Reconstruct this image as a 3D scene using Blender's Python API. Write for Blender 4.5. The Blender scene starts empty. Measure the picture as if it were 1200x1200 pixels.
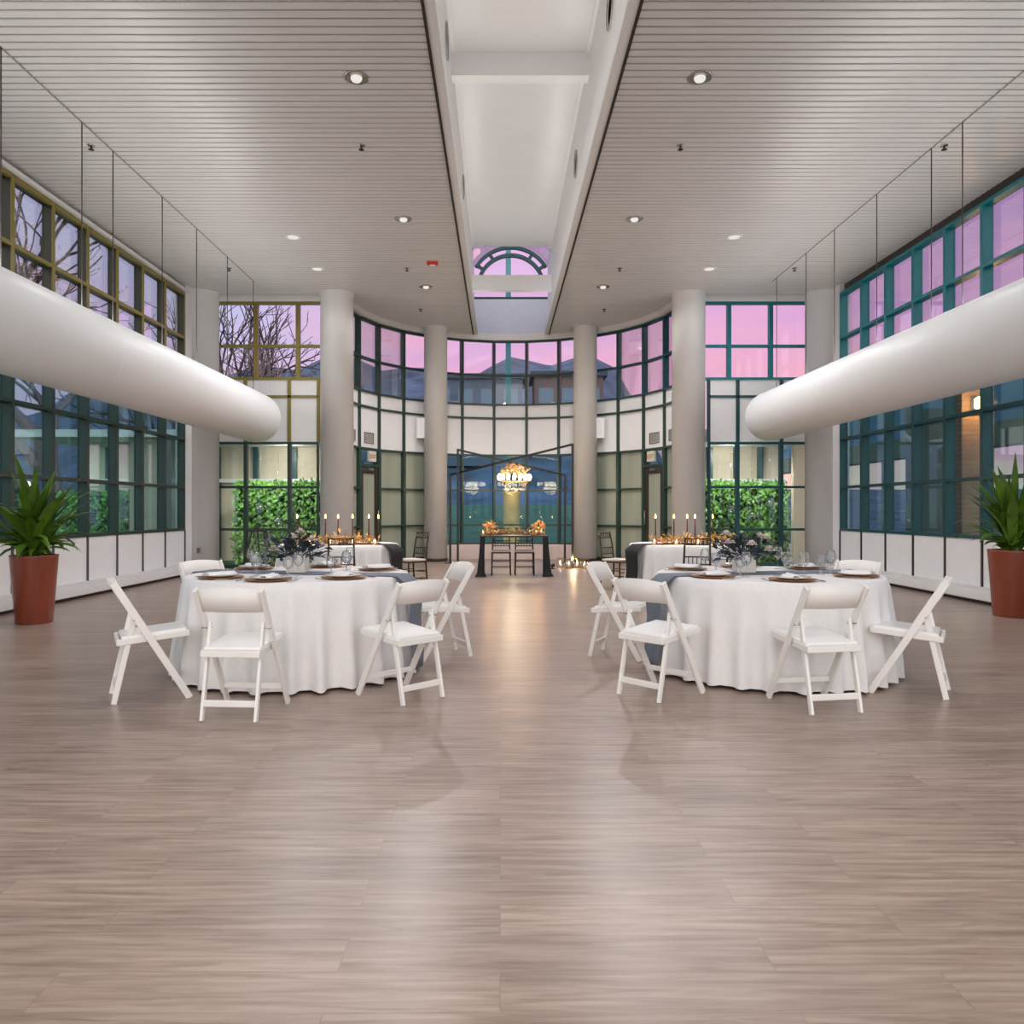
import bpy, bmesh, math, random
from mathutils import Vector, Matrix
random.seed(7)
PI = math.pi
scene = bpy.context.scene
COL = scene.collection
CH = 1.285                      # eye height
CEIL = 5.825

def lin(c):
    return tuple((v/255/12.92 if v/255 <= .04045 else ((v/255+.055)/1.055)**2.4) for v in c)

# ------------------------------------------------------------------ materials
def new_mat(name):
    m = bpy.data.materials.new(name); m.use_nodes = True
    nt = m.node_tree; b = nt.nodes['Principled BSDF']
    return m, nt, b
def mat(name, rgb, rough=.5, metal=0, noise=.06, scale=8, bump=0, spec=.5, stretch=None, coat=0):
    m, nt, b = new_mat(name)
    c = lin(rgb)
    tc = nt.nodes.new('ShaderNodeTexCoord'); n = nt.nodes.new('ShaderNodeTexNoise')
    n.inputs['Scale'].default_value = scale; n.inputs['Detail'].default_value = 4
    if stretch:
        mp = nt.nodes.new('ShaderNodeMapping'); mp.inputs['Scale'].default_value = stretch
        nt.links.new(tc.outputs['Object'], mp.inputs[0]); nt.links.new(mp.outputs[0], n.inputs['Vector'])
    else:
        nt.links.new(tc.outputs['Object'], n.inputs['Vector'])
    r = nt.nodes.new('ShaderNodeValToRGB')
    r.color_ramp.elements[0].position = .3; r.color_ramp.elements[1].position = .7
    r.color_ramp.elements[0].color = tuple(max(0, v*(1-noise)) for v in c)+(1,)
    r.color_ramp.elements[1].color = tuple(min(1, v*(1+noise)) for v in c)+(1,)
    nt.links.new(n.outputs['Fac'], r.inputs[0]); nt.links.new(r.outputs[0], b.inputs['Base Color'])
    b.inputs['Roughness'].default_value = rough; b.inputs['Metallic'].default_value = metal
    b.inputs['Specular IOR Level'].default_value = spec
    if coat: b.inputs['Coat Weight'].default_value = coat
    if bump:
        bp = nt.nodes.new('ShaderNodeBump'); bp.inputs['Strength'].default_value = bump
        bp.inputs['Distance'].default_value = .01
        nt.links.new(n.outputs['Fac'], bp.inputs['Height']); nt.links.new(bp.outputs[0], b.inputs['Normal'])
    return m
def emit(name, rgb, strength):
    m, nt, b = new_mat(name)
    nt.nodes.remove(b); e = nt.nodes.new('ShaderNodeEmission')
    e.inputs[0].default_value = lin(rgb)+(1,); e.inputs[1].default_value = strength
    nt.links.new(e.outputs[0], nt.nodes['Material Output'].inputs[0])
    return m
def glass(name, tint, refl=.08, rough=.02):
    m, nt, b = new_mat(name)
    nt.nodes.remove(b)
    t = nt.nodes.new('ShaderNodeBsdfTransparent'); t.inputs[0].default_value = tuple(tint)+(1,)
    g = nt.nodes.new('ShaderNodeBsdfGlossy'); g.inputs['Roughness'].default_value = rough
    lw = nt.nodes.new('ShaderNodeLayerWeight'); lw.inputs[0].default_value = .3
    mm = nt.nodes.new('ShaderNodeMath'); mm.operation = 'MULTIPLY_ADD'
    mm.inputs[1].default_value = .5; mm.inputs[2].default_value = refl*.5
    mm.use_clamp = True
    nt.links.new(lw.outputs['Fresnel'], mm.inputs[0])
    mx = nt.nodes.new('ShaderNodeMixShader')
    nt.links.new(mm.outputs[0], mx.inputs[0]); nt.links.new(t.outputs[0], mx.inputs[1]); nt.links.new(g.outputs[0], mx.inputs[2])
    nt.links.new(mx.outputs[0], nt.nodes['Material Output'].inputs[0])
    return m

M = {}
M['white'] = mat('white_paint', (222, 220, 219), .5, noise=.015)
M['column'] = mat('column_paint', (225, 224, 223), .45, noise=.02, scale=3)
M['duct'] = mat('duct_paint', (216, 216, 216), .42, noise=.015, scale=2)
M['slat'] = mat('ceiling_slat', (208, 205, 203), .33, noise=.02, scale=2)
M['gap'] = mat('ceiling_gap', (84, 76, 72), .8)
M['railgrey'] = mat('rail_grey', (140, 136, 134), .6)
M['reveal'] = mat('dark_reveal', (40, 30, 26), .7)
M['panel'] = mat('white_panel', (226, 224, 224), .35, noise=.02)
M['green'] = mat('green_aluminium', (32, 52, 42), .35, spec=.5)
M['dgreen'] = mat('dark_green_aluminium', (38, 60, 52), .35)
M['olive'] = mat('warm_lit_aluminium', (126, 114, 46), .4)  # warm light on the upper left frames is put into this colour
M['unlit_frame'] = mat('unlit_frame_aluminium', (44, 48, 32), .4)  # sides of the same frames, left without the painted warm light
M['teal'] = mat('teal_aluminium', (0, 112, 122), .35)
M['dteal'] = mat('deep_teal_aluminium', (14, 66, 70), .35)
M['joint'] = mat('panel_joint', (78, 82, 80), .5)
M['bronze'] = mat('bronze_trim', (52, 44, 40), .45)
M['glass_clear'] = glass('clear_glass', (.96, .96, .97), .05)
M['glass_blue'] = glass('blue_glass', (.74, .9, .94), .06)
M['glass_teal'] = glass('teal_glass', (.72, .88, .92), .0)
M['glass_ware'] = glass('glassware', (.98, .985, .99), .07)
M['frost'] = mat('frosted_film', (150, 154, 138), .35, noise=.07, scale=1.2, stretch=(3, 3, .3))
M['cloth'] = mat('white_linen', (232, 229, 228), .85, noise=.02, scale=30, bump=.15)
M['runner'] = mat('slate_runner', (112, 118, 130), .8, noise=.1, scale=20)
M['black_cloth'] = mat('black_cloth', (22, 20, 22), .8)
M['chair'] = mat('white_resin', (236, 231, 226), .4, noise=.02)
M['pad'] = mat('white_vinyl', (240, 238, 236), .3, noise=.02)
M['dark_wood'] = mat('mahogany', (48, 26, 20), .3, noise=.2, scale=12)
M['cushion'] = mat('ivory_cushion', (216, 198, 186), .8)
M['wood_charger'] = mat('acacia', (158, 106, 62), .4, noise=.3, scale=25, stretch=(1, 8, 1))
M['porcelain'] = mat('porcelain', (240, 240, 240), .15, noise=.01)
M['napkin'] = mat('napkin', (236, 234, 234), .9, noise=.02)
M['steel'] = mat('steel', (190, 190, 192), .2, 1)
M['plank'] = mat('whitewashed_wood', (222, 214, 206), .7, noise=.08, scale=10, stretch=(1, 1, 8), bump=.2)
M['leaf'] = mat('strap_leaf', (84, 116, 34), .35, noise=.35, scale=5)
M['leaf2'] = mat('dark_leaf', (34, 48, 42), .5, noise=.4, scale=10)
M['leaf3'] = mat('blue_leaf', (52, 64, 84), .5, noise=.3, scale=10)
M['garland'] = mat('garland_leaf', (172, 142, 86), .6, noise=.4, scale=10)
M['ivy'] = mat('ivy_leaf', (96, 150, 58), .5, noise=.75, scale=5)
M['rose'] = mat('white_rose', (232, 220, 214), .7)
M['blush'] = mat('blush_rose', (226, 178, 150), .7)
M['pot'] = mat('terracotta_glaze', (128, 58, 38), .25, noise=.12, scale=3, stretch=(3, 3, .4), coat=.3)
M['soil'] = mat('soil', (50, 38, 30), .9)
M['black'] = mat('black_metal', (24, 22, 22), .4)
M['wax'] = mat('burgundy_wax', (78, 28, 30), .6)
M['wax_white'] = mat('ivory_wax', (238, 224, 196), .5)
M['brass'] = mat('brass', (170, 130, 70), .3, 1)
M['flame'] = emit('flame', (255, 170, 80), 26)
M['bulb'] = emit('bulb', (255, 230, 196), 20)
M['lamp_on'] = emit('lamp_lens', (255, 200, 130), 16)
M['downlight'] = emit('downlight_lens', (255, 250, 244), .75)
M['chrome'] = mat('chrome_trim', (170, 166, 162), .2, .8)
M['red'] = mat('red_plastic', (214, 58, 34), .4)
M['sign'] = mat('sign_face', (206, 206, 186), .4)
M['sign_red'] = mat('sign_letters', (170, 60, 44), .5)
M['bark'] = mat('bark', (70, 56, 58), .9, noise=.3)
M['bark_pale'] = mat('pale_bark', (128, 110, 112), .9, noise=.3)
M['autumn'] = mat('autumn_leaf', (214, 130, 54), .7, noise=.3)
M['beige'] = mat('beige_render', (206, 198, 176), .8, noise=.1, scale=1.5)
M['canopy'] = mat('canopy_white', (226, 232, 228), .6)
M['stone'] = mat('cream_stone', (232, 190, 128), .7, noise=.15, scale=3)
M['fascia'] = mat('olive_fascia', (110, 120, 96), .7, noise=.2)
M['bluemetal'] = mat('blue_metal', (92, 138, 160), .5, noise=.15, scale=1)
M['greywall'] = mat('grey_render', (110, 112, 102), .8, noise=.12, scale=2)
M['house'] = mat('house_wall', (70, 84, 104), .8, noise=.15, scale=.5)
M['house2'] = mat('brown_wall', (92, 78, 80), .8, noise=.15, scale=.5)
M['house_roof'] = mat('house_roof', (48, 56, 70), .8)
M['house_win'] = mat('house_window', (72, 100, 124), .3)
M['convector'] = mat('blush_convector', (216, 200, 196), .45, noise=.03)
M['shade'] = mat('skylight_shade', (214, 213, 212), .3, noise=.02, scale=2)
M['blueshade'] = mat('blue_shade', (206, 212, 228), .6, noise=.03)
M['orb'] = glass('orb_glass', (.85, .88, .9), .55, .05)
M['lawn'] = mat('lawn_grass', (54, 92, 70), .9, noise=.25, scale=.6)
M['hill'] = mat('hill_forest', (66, 82, 106), .95, noise=.6, scale=.25)
M['paving'] = mat('wet_paving', (96, 110, 122), .35, noise=.15, scale=.8)

def floor_mat():
    m, nt, b = new_mat('vinyl_planks')
    L = nt.links.new; N = nt.nodes.new
    tc = N('ShaderNodeTexCoord')
    br = N('ShaderNodeTexBrick'); br.offset = .37; br.offset_frequency = 2
    br.inputs['Scale'].default_value = 1; br.inputs['Brick Width'].default_value = 1.22
    br.inputs['Row Height'].default_value = .178; br.inputs['Mortar Size'].default_value = .0016
    br.inputs['Mortar Smooth'].default_value = .3
    br.inputs['Color1'].default_value = (0, 0, 0, 1); br.inputs['Color2'].default_value = (1, 1, 1, 1)
    br.inputs['Mortar'].default_value = (.5, .5, .5, 1)
    L(tc.outputs['Object'], br.inputs['Vector'])
    # grain, shifted per plank
    mp = N('ShaderNodeMapping'); mp.inputs['Scale'].default_value = (1.1, 16, 1)
    L(tc.outputs['Object'], mp.inputs[0])
    add = N('ShaderNodeVectorMath'); add.operation = 'ADD'
    sc_ = N('ShaderNodeVectorMath'); sc_.operation = 'SCALE'; sc_.inputs['Scale'].default_value = 17
    L(br.outputs['Color'], sc_.inputs[0]); L(mp.outputs[0], add.inputs[0]); L(sc_.outputs[0], add.inputs[1])
    n = N('ShaderNodeTexNoise'); n.inputs['Scale'].default_value = 2.2; n.inputs['Detail'].default_value = 8
    n.inputs['Roughness'].default_value = .62; n.inputs['Distortion'].default_value = .5
    L(add.outputs[0], n.inputs['Vector'])
    n2 = N('ShaderNodeTexNoise'); n2.inputs['Scale'].default_value = .9; n2.inputs['Detail'].default_value = 3
    mp2 = N('ShaderNodeMapping'); mp2.inputs['Scale'].default_value = (.9, 3.5, 1)
    L(tc.outputs['Object'], mp2.inputs[0]); L(mp2.outputs[0], n2.inputs['Vector'])
    r = N('ShaderNodeValToRGB'); e = r.color_ramp.elements
    e[0].position = .3; e[0].color = lin((124, 103, 90))+(1,)
    e[1].position = .72; e[1].color = lin((178, 157, 142))+(1,)
    k = e.new(.5); k.color = lin((155, 134, 120))+(1,)
    L(n.outputs['Fac'], r.inputs[0])
    hv = N('ShaderNodeHueSaturation')
    ma = N('ShaderNodeMath'); ma.operation = 'MULTIPLY_ADD'; ma.inputs[1].default_value = .14; ma.inputs[2].default_value = .94
    L(br.outputs['Color'], ma.inputs[0])
    mb_ = N('ShaderNodeMath'); mb_.operation = 'MULTIPLY_ADD'; mb_.inputs[1].default_value = .5
    L(n2.outputs['Fac'], mb_.inputs[0]); 
    sub = N('ShaderNodeMath'); sub.operation = 'SUBTRACT'; sub.inputs[1].default_value = .25
    L(ma.outputs[0], sub.inputs[0]); L(sub.outputs[0], mb_.inputs[2])
    L(mb_.outputs[0], hv.inputs['Value']); L(r.outputs[0], hv.inputs['Color'])
    mx = N('ShaderNodeMix'); mx.data_type = 'RGBA'; mx.inputs['B'].default_value = lin((92, 76, 66))+(1,)
    mf = N('ShaderNodeMath'); mf.operation = 'MULTIPLY'; mf.inputs[1].default_value = .35
    L(br.outputs['Fac'], mf.inputs[0]); L(mf.outputs[0], mx.inputs['Factor']); L(hv.outputs[0], mx.inputs['A'])
    L(mx.outputs['Result'], b.inputs['Base Color'])
    rr = N('ShaderNodeMapRange'); rr.inputs['To Min'].default_value = .24; rr.inputs['To Max'].default_value = .4
    L(n.outputs['Fac'], rr.inputs[0]); L(rr.outputs[0], b.inputs['Roughness'])
    bp = N('ShaderNodeBump'); bp.inputs['Strength'].default_value = .12; bp.inputs['Distance'].default_value = .004
    L(n.outputs['Fac'], bp.inputs['Height']); L(bp.outputs[0], b.inputs['Normal'])
    b.inputs['Specular IOR Level'].default_value = .5
    return m
M['floor'] = floor_mat()
def brick_mat():
    m, nt, b = new_mat('red_brick')
    tc = nt.nodes.new('ShaderNodeTexCoord'); br = nt.nodes.new('ShaderNodeTexBrick')
    mp = nt.nodes.new('ShaderNodeMapping'); mp.inputs['Rotation'].default_value = (PI/2, 0, 0)
    br.inputs['Scale'].default_value = 1; br.inputs['Brick Width'].default_value = .3; br.inputs['Row Height'].default_value = .1
    br.inputs['Mortar Size'].default_value = .012
    br.inputs['Color1'].default_value = lin((182, 122, 84))+(1,); br.inputs['Color2'].default_value = lin((160, 100, 74))+(1,)
    br.inputs['Mortar'].default_value = lin((120, 100, 86))+(1,)
    sp = nt.nodes.new('ShaderNodeSeparateXYZ'); cb = nt.nodes.new('ShaderNodeCombineXYZ'); ad = nt.nodes.new('ShaderNodeMath')
    nt.links.new(tc.outputs['Object'], sp.inputs[0]); nt.links.new(sp.outputs[0], ad.inputs[0]); nt.links.new(sp.outputs[1], ad.inputs[1])
    nt.links.new(ad.outputs[0], cb.inputs[0]); nt.links.new(sp.outputs[2], cb.inputs[1]); nt.links.new(cb.outputs[0], br.inputs['Vector'])
    nt.links.new(br.outputs['Color'], b.inputs['Base Color']); b.inputs['Roughness'].default_value = .85
    return m
M['brick'] = brick_mat()

# ------------------------------------------------------------------ mesh builder
class MB:
    def __init__(s): s.v = []; s.f = []; s.sm = []
    def add(s, vs, fs, smooth=False):
        o = len(s.v); s.v += [tuple(p) for p in vs]
        s.f += [tuple(i+o for i in f) for f in fs]; s.sm += [smooth]*len(fs)
        return s
    def box(s, x0, x1, y0, y1, z0, z1, mtx=None):
        vs = [Vector((x, y, z)) for z in (z0, z1) for y in (y0, y1) for x in (x0, x1)]
        if mtx is not None: vs = [mtx @ v for v in vs]
        return s.add(vs, [(0, 2, 3, 1), (4, 5, 7, 6), (0, 1, 5, 4), (2, 6, 7, 3), (0, 4, 6, 2), (1, 3, 7, 5)])
    def bar(s, a, b, w, h, up=(0, 0, 1)):      # rectangular bar from a to b; w sideways, h along up
        a = Vector(a); b = Vector(b); d = (b-a).normalized(); u = Vector(up)
        sd = d.cross(u)
        if sd.length < 1e-4: sd = d.cross(Vector((0, 1, 0)))
        sd.normalize(); u = sd.cross(d).normalized()
        vs = [p+sd*i*w/2+u*j*h/2 for p in (a, b) for i, j in ((-1, -1), (1, -1), (1, 1), (-1, 1))]
        return s.add(vs, [(3, 2, 1, 0), (4, 5, 6, 7), (0, 1, 5, 4), (1, 2, 6, 5), (2, 3, 7, 6), (3, 0, 4, 7)])
    def tube(s, pts, rad, n=8, cap=True):
        pts = [Vector(p) for p in pts]
        if not isinstance(rad, (list, tuple)): rad = [rad]*len(pts)
        vs = []; fs = []; ref = None
        for i, p in enumerate(pts):
            d = (pts[min(i+1, len(pts)-1)]-pts[max(i-1, 0)]).normalized()
            if ref is None:
                ref = d.cross(Vector((0, 0, 1)))
                if ref.length < .05: ref = d.cross(Vector((1, 0, 0)))
            ref = (ref-d*ref.dot(d)).normalized(); w = d.cross(ref)
            vs += [p+ref*math.cos(2*PI*k/n)*rad[i]+w*math.sin(2*PI*k/n)*rad[i] for k in range(n)]
        for i in range(len(pts)-1):
            fs += [(i*n+k, i*n+(k+1) % n, (i+1)*n+(k+1) % n, (i+1)*n+k) for k in range(n)]
        s.add(vs, fs, True)
        if cap:
            o = len(s.v)-len(vs)
            s.f += [tuple(o+k for k in reversed(range(n))), tuple(o+len(vs)-n+k for k in range(n))]; s.sm += [False]*2
        return s
    def lathe(s, prof, n=24, c=(0, 0, 0)):
        vs = []; fs = []
        for r, z in prof:
            vs += [(c[0]+r*math.cos(2*PI*k/n), c[1]+r*math.sin(2*PI*k/n), c[2]+z) for k in range(n)]
        for i in range(len(prof)-1):
            fs += [(i*n+k, i*n+(k+1) % n, (i+1)*n+(k+1) % n, (i+1)*n+k) for k in range(n)]
        s.add(vs, fs, True)
        o = len(s.v)-len(vs)
        if prof[0][0] > 1e-4: s.f.append(tuple(o+k for k in reversed(range(n)))); s.sm.append(False)
        if prof[-1][0] > 1e-4: s.f.append(tuple(o+len(vs)-n+k for k in range(n))); s.sm.append(False)
        return s
    def leaf(s, base, tip, w, nrm, bend=0, seg=2, fold=.25):
        base = Vector(base); tip = Vector(tip); d = tip-base; nrm = Vector(nrm)
        sd = d.cross(nrm)
        if sd.length < 1e-5: sd = d.cross(Vector((1, .3, .2)))
        sd.normalize(); up = sd.cross(d).normalized()
        vs = []; fs = []
        for i in range(seg+1):
            t = i/seg; c = base+d*t+up*bend*d.length*4*t*(1-t)
            ww = w*(.25+.75*math.sin(PI*min(1, t*.9+.1)))*.5 if i < seg else w*.04
            vs += [c-sd*ww+up*ww*fold, c, c+sd*ww+up*ww*fold]
        for i in range(seg):
            o = i*3; fs += [(o, o+1, o+4, o+3), (o+1, o+2, o+5, o+4)]
        return s.add(vs, fs, True)
    def build(s, name, m, parent=None, bevel=0, loc=None):
        me = bpy.data.meshes.new(name); me.from_pydata(s.v, [], s.f); me.update()
        me.polygons.foreach_set('use_smooth', s.sm)
        me.materials.append(m)
        o = bpy.data.objects.new(name, me); COL.objects.link(o)
        if parent is not None: o.parent = parent
        if loc: o.location = loc
        if bevel:
            b = o.modifiers.new('bevel', 'BEVEL'); b.width = bevel; b.segments = 2; b.limit_method = 'ANGLE'
        return o

def tag(o, label=None, cat=None, group=None, kind=None):
    if label: o['label'] = label
    if cat: o['category'] = cat
    if group: o['group'] = group
    if kind: o['kind'] = kind
    return o
def empty(name, loc=(0, 0, 0), rz=0):
    o = bpy.data.objects.new(name, None); COL.objects.link(o)
    o.empty_display_size = .1; o.location = loc; o.rotation_euler.z = rz
    return o
KIDS = {}
def copy_tree(o, parent=None):
    c = o.copy(); COL.objects.link(c)
    if parent is not None: c.parent = parent
    for ch in list(o.children): copy_tree(ch, c)
    return c
def place(proto, first, loc, rz, label, group):
    o = proto if first else copy_tree(proto)
    o.location = loc; o.rotation_euler.z = rz; o['label'] = label
    if group: o['group'] = group
    return o
class Proto:
    def __init__(s, root): s.r = root; s.used = False
    def put(s, loc, rz=0, label=None, group=None, scale=None):
        o = place(s.r, not s.used, loc, rz, label, group); s.used = True
        if scale: o.scale = scale
        return o
def struct(o): o['kind'] = 'structure'; return o

# ------------------------------------------------------------------ setting
X0 = .27                                # room axis
XL, XR = -6.35, 6.85                    # inner faces of mullions
GL, GR = -6.5, 7.0
YREAR = 16.3
BC, BR = (X0, 16.5), 3.6
YB = -2.0
struct(MB().box(-6.6, 7.1, YB, 16.5, -.06, 0).build('floor', M['floor']))
bayf = MB()
nn = 40
ring = [(BC[0]+(BR+.1)*math.cos(PI*k/nn), 16.5+(BR+.1)*math.sin(PI*k/nn)) for k in range(nn+1)]
vs = [(x, y, 0) for x, y in ring]+[(x, y, -.06) for x, y in ring]
bayf.add(vs, [tuple(range(nn+1)), tuple(reversed(range(nn+1, 2*nn+2)))])
struct(bayf.build('floor', M['floor']))

def half_width(y):
    if y < YREAR-.02: return None
    d = BR*BR-(y-BC[1])**2
    return math.sqrt(d) if d > 0 else 0
SK0, SK1 = -.68, 1.25
pitch = .12
for side in (0, 1):
    sl = MB(); bk = MB()
    y = 1.0
    while y < 20.05:
        ye = y+pitch-.022
        hw = half_width((y+ye)/2)
        if hw is None: a, b = ((-6.45, SK0-.03) if side == 0 else (SK1+.03, 6.95))
        else:
            if hw < .5 and False: break
            a, b = ((X0-hw, SK0-.03) if side == 0 else (SK1+.03, X0+hw))
        if b > a+.02:
            # strip with rolled edges
            vs = []; prof = [(y, .022), (y, .006), (y+.006, 0), (ye-.006, 0), (ye, .006), (ye, .022)]
            for xx in (a, b): vs += [(xx, yy, CEIL+zz) for yy, zz in prof]
            fs = [(i+6, i+7, i+1, i) for i in range(5)]
            sl.add(vs, fs)
            bk.box(a, b, y, y+pitch, CEIL+.028, CEIL+.05)
        y += pitch
    c = struct(sl.build('ceiling', M['slat']))
    struct(bk.build('ceiling_plenum', M['gap']))
# roof slab edges on either side of the skylight + reveal
struct(MB().box(-6.9, SK0-.02, 1, 16.4, CEIL+.06, CEIL+.3).build('roof_slab', M['white']))
struct(MB().box(SK1+.02, 7.3, 1, 16.4, CEIL+.06, CEIL+.3).build('roof_slab', M['white']))
struct(MB().box(SK0-.03, SK0, 1, 20.0, CEIL-.012, CEIL+.03).build('trim_1', M['reveal']))
struct(MB().box(SK1, SK1+.03, 1, 20.0, CEIL-.012, CEIL+.03).build('trim_2', M['reveal']))

# skylight trough
ZT = 7.72
t_ = MB()
t_.box(SK0-.12, SK0, 1, 20.15, CEIL+.03, ZT+.1).box(SK1, SK1+.12, 1, 20.15, CEIL+.03, ZT+.1)
t_.box(SK0, SK0+.1, 1, 20.15, CEIL+.0, CEIL+.06).box(SK1-.1, SK1, 1, 20.15, CEIL+.0, CEIL+.06)
struct(t_.build('wall_skylight', M['white']))
struct(MB().box(SK0, SK1, 1, 18.7, ZT-.03, ZT).build('ceiling_shade', M['shade']))
# slim bright gap lines beside the shade
for n_, (a, b) in enumerate(((SK0, SK0+.05), (SK1-.05, SK1))):
    struct(MB().box(a, b, 1, 18.7, ZT-.06, ZT-.03).build('trim_%d' % (3+n_), M['white']))
struct(MB().box(SK0, SK1, 10.75, 10.95, ZT-.36, ZT-.031).build('beam', M['white']))
struct(MB().box(SK0, SK1, 18.65, 18.85, 6.62, 6.98).build('beam', M['white']))
struct(MB().box(SK0, SK1, 20.15, 20.25, CEIL, 6.8).build('wall_skylight_end', M['blueshade']))
# arched end light and vault ribs
D0 = math.radians
def arch_pts(r0, r1, y0, y1, zc, n=28):
    m = MB(); vs = []
    for k in range(n+1):
        a = math.radians(31)+math.radians(118)*k/n if r1 > .97 else PI*k/n
        for r, y in ((r0, y0), (r1, y0), (r1, y1), (r0, y1)):
            vs.append((X0+.015+r*math.cos(a), y, zc+r*math.sin(a)))
    fs = []
    for k in range(n):
        for j in range(4):
            fs.append((k*4+j, k*4+(j+1) % 4, (k+1)*4+(j+1) % 4, (k+1)*4+j))
    m.add(vs, fs); return m
ZC = 7.1
a_ = arch_pts(1.03, 1.11, 20.15, 20.25, ZC)
b_ = arch_pts(.82, .91, 20.15, 20.25, ZC); a_.add(b_.v, b_.f)
for ang in (34, 58, 122, 146):
    r = math.radians(ang)
    a_.bar((X0+.015+.88*math.cos(r), 20.2, ZC+.88*math.sin(r)), (X0+.015+1.05*math.cos(r), 20.2, ZC+1.05*math.sin(r)), .08, .07, up=(0, 1, 0))
a_.box(SK0, SK1, 20.15, 20.25, 6.8, 6.86).box(SK0, SK1, 20.15, 20.25, ZC-.06, ZC)
w_ = struct(a_.build('window_1', M['dteal']))
gl = MB(); vs = [(X0+.015, 20.2, ZC)]+[(X0+.015+1.08*math.cos(D0(30+5*k)), 20.2, ZC+1.08*math.sin(D0(30+5*k))) for k in range(25)]
gl.add(vs, [(0, k+1, k+2) for k in range(24)])
gl.box(SK0, SK1, 20.19, 20.2, 6.86, ZC-.06)
gl.build('pane', M['glass_clear'], w_)
vl = MB(); vs = []
for k in range(25):
    for y in (18.7, 20.2): vs.append((X0+.015+1.12*math.cos(D0(30+5*k)), y, ZC+1.12*math.sin(D0(30+5*k))))
vl.add(vs, [(2*k, 2*k+1, 2*k+3, 2*k+2) for k in range(24)], True)
struct(vl.build('skylight_glass_panel', M['glass_clear']))

# oval plates on the trough sides
for k, (x, y, z, sd) in enumerate(((SK0, 9.7, 7.2, 1), (SK0, 14.1, 7.2, 1), (SK1, 8.7, 6.95, -1), (SK1, 12.6, 6.95, -1))):
    m = MB(); m.lathe([(0, 0), (.17, 0), (.2, .008), (.215, .02), (.22, 0)], 24)
    o = m.build('round_speaker', M['chrome']); o.location = (x+.001*sd, y, z); o.rotation_euler = (0, PI/2*sd, 0)
    tag(o, ['round speaker plate on left side of skylight well, nearer', 'round speaker plate on left side of skylight well, farther',
            'round speaker plate on right side of skylight well, nearer', 'round speaker plate on right side of skylight well, farther'][k], 'speaker', 'plates in the skylight well')

# windows -----------------------------------------------------------
WN = [1]
def window(P0, P1, z0, z1, trans, fm, gm, depth=.15, half=.035, rail=.05, sill=None, gy=None):
    WN[0] += 1
    P0 = Vector(P0); P1 = Vector(P1); d = P1-P0; L = d.length; ang = math.atan2(d.y, d.x)
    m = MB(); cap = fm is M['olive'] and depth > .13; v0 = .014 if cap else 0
    m.box(0, half, v0, depth, 0, z1-z0).box(L-half, L, v0, depth, 0, z1-z0)
    m.box(half, L-half, 0, depth, 0, rail).box(half, L-half, 0, depth, z1-z0-rail, z1-z0)
    for t in trans: m.box(half, L-half, .0, depth, t-z0-rail/2, t-z0+rail/2)
    # inner stop bead
    o = m.build('window_%d' % WN[0], M['unlit_frame'] if cap else fm); o.location = (P0.x, P0.y, z0); o.rotation_euler.z = ang
    struct(o)
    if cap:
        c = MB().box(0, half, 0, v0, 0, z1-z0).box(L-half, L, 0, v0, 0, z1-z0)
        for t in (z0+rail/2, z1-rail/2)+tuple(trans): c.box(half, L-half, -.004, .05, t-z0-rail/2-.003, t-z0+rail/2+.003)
        c.build('warm_lit_cap', fm, o)  # front caps carry the painted warm light along the frame edges
    g = MB(); gy = depth-.03 if gy is None else gy
    g.box(half, L-half, gy, gy+.01, rail, z1-z0-rail)
    p = g.build('pane', gm, o)
    return o
LV = dict(sill=.86, t1=1.73, t2=2.70, h=3.69, u0=4.04, ut=4.74, u1=5.65)
ymul = [15.5-.914*k for k in range(0, 19)]
for k in range(18):
    ya, yb = ymul[k+1], ymul[k]
    window((XL, ya), (XL, yb), LV['sill'], LV['h'], (LV['t1'], LV['t2']), M['green'], M['glass_blue'])
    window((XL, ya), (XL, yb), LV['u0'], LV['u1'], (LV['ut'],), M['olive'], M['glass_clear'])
    window((XR, yb), (XR, ya), LV['sill'], LV['h'], (LV['t1'], LV['t2']), M['dteal'], M['glass_blue'])
    window((XR, yb), (XR, ya), LV['u0'], LV['u1'], (LV['ut'],), M['teal'], M['glass_clear'])
y_end = ymul[-1]
# side walls: lower panels, spandrel, head, end piers
def side_wall(xi, xg, name, headm):
    s_ = 1 if xi > 0 else -1
    a, b = sorted((xi+.02*s_, xg+.05*s_))
    m = MB()
    m.box(a, b, y_end, 15.5, 0, LV['sill']).box(a, b, y_end, 15.5, LV['h'], LV['u0'])
    m.box(*sorted((xi, xg+.05*s_)), 15.5, 16.5, 0, CEIL+.06)
    struct(m.build(name, M['panel']))
    a, b = sorted((xi+.1*s_, xg+.05*s_))
    return struct(MB().box(a, b, y_end, 15.5, LV['u1'], CEIL+.06).build('trim_%d' % (5 if s_ < 0 else 6), headm))
side_wall(XL, GL, 'wall_left', M['white']); side_wall(XR, GR, 'wall_right', M['bronze'])
jl = MB(); jr = MB()
for y in ymul[:-1]:
    jl.box(XL-.021, XL+.004, y-.014, y+.014, .17, LV['sill']); jr.box(XR-.004, XR+.021, y-.014, y+.014, .17, LV['sill'])
struct(jl.build('trim_7', M['joint'])); struct(jr.build('trim_8', M['bronze']))
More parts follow.
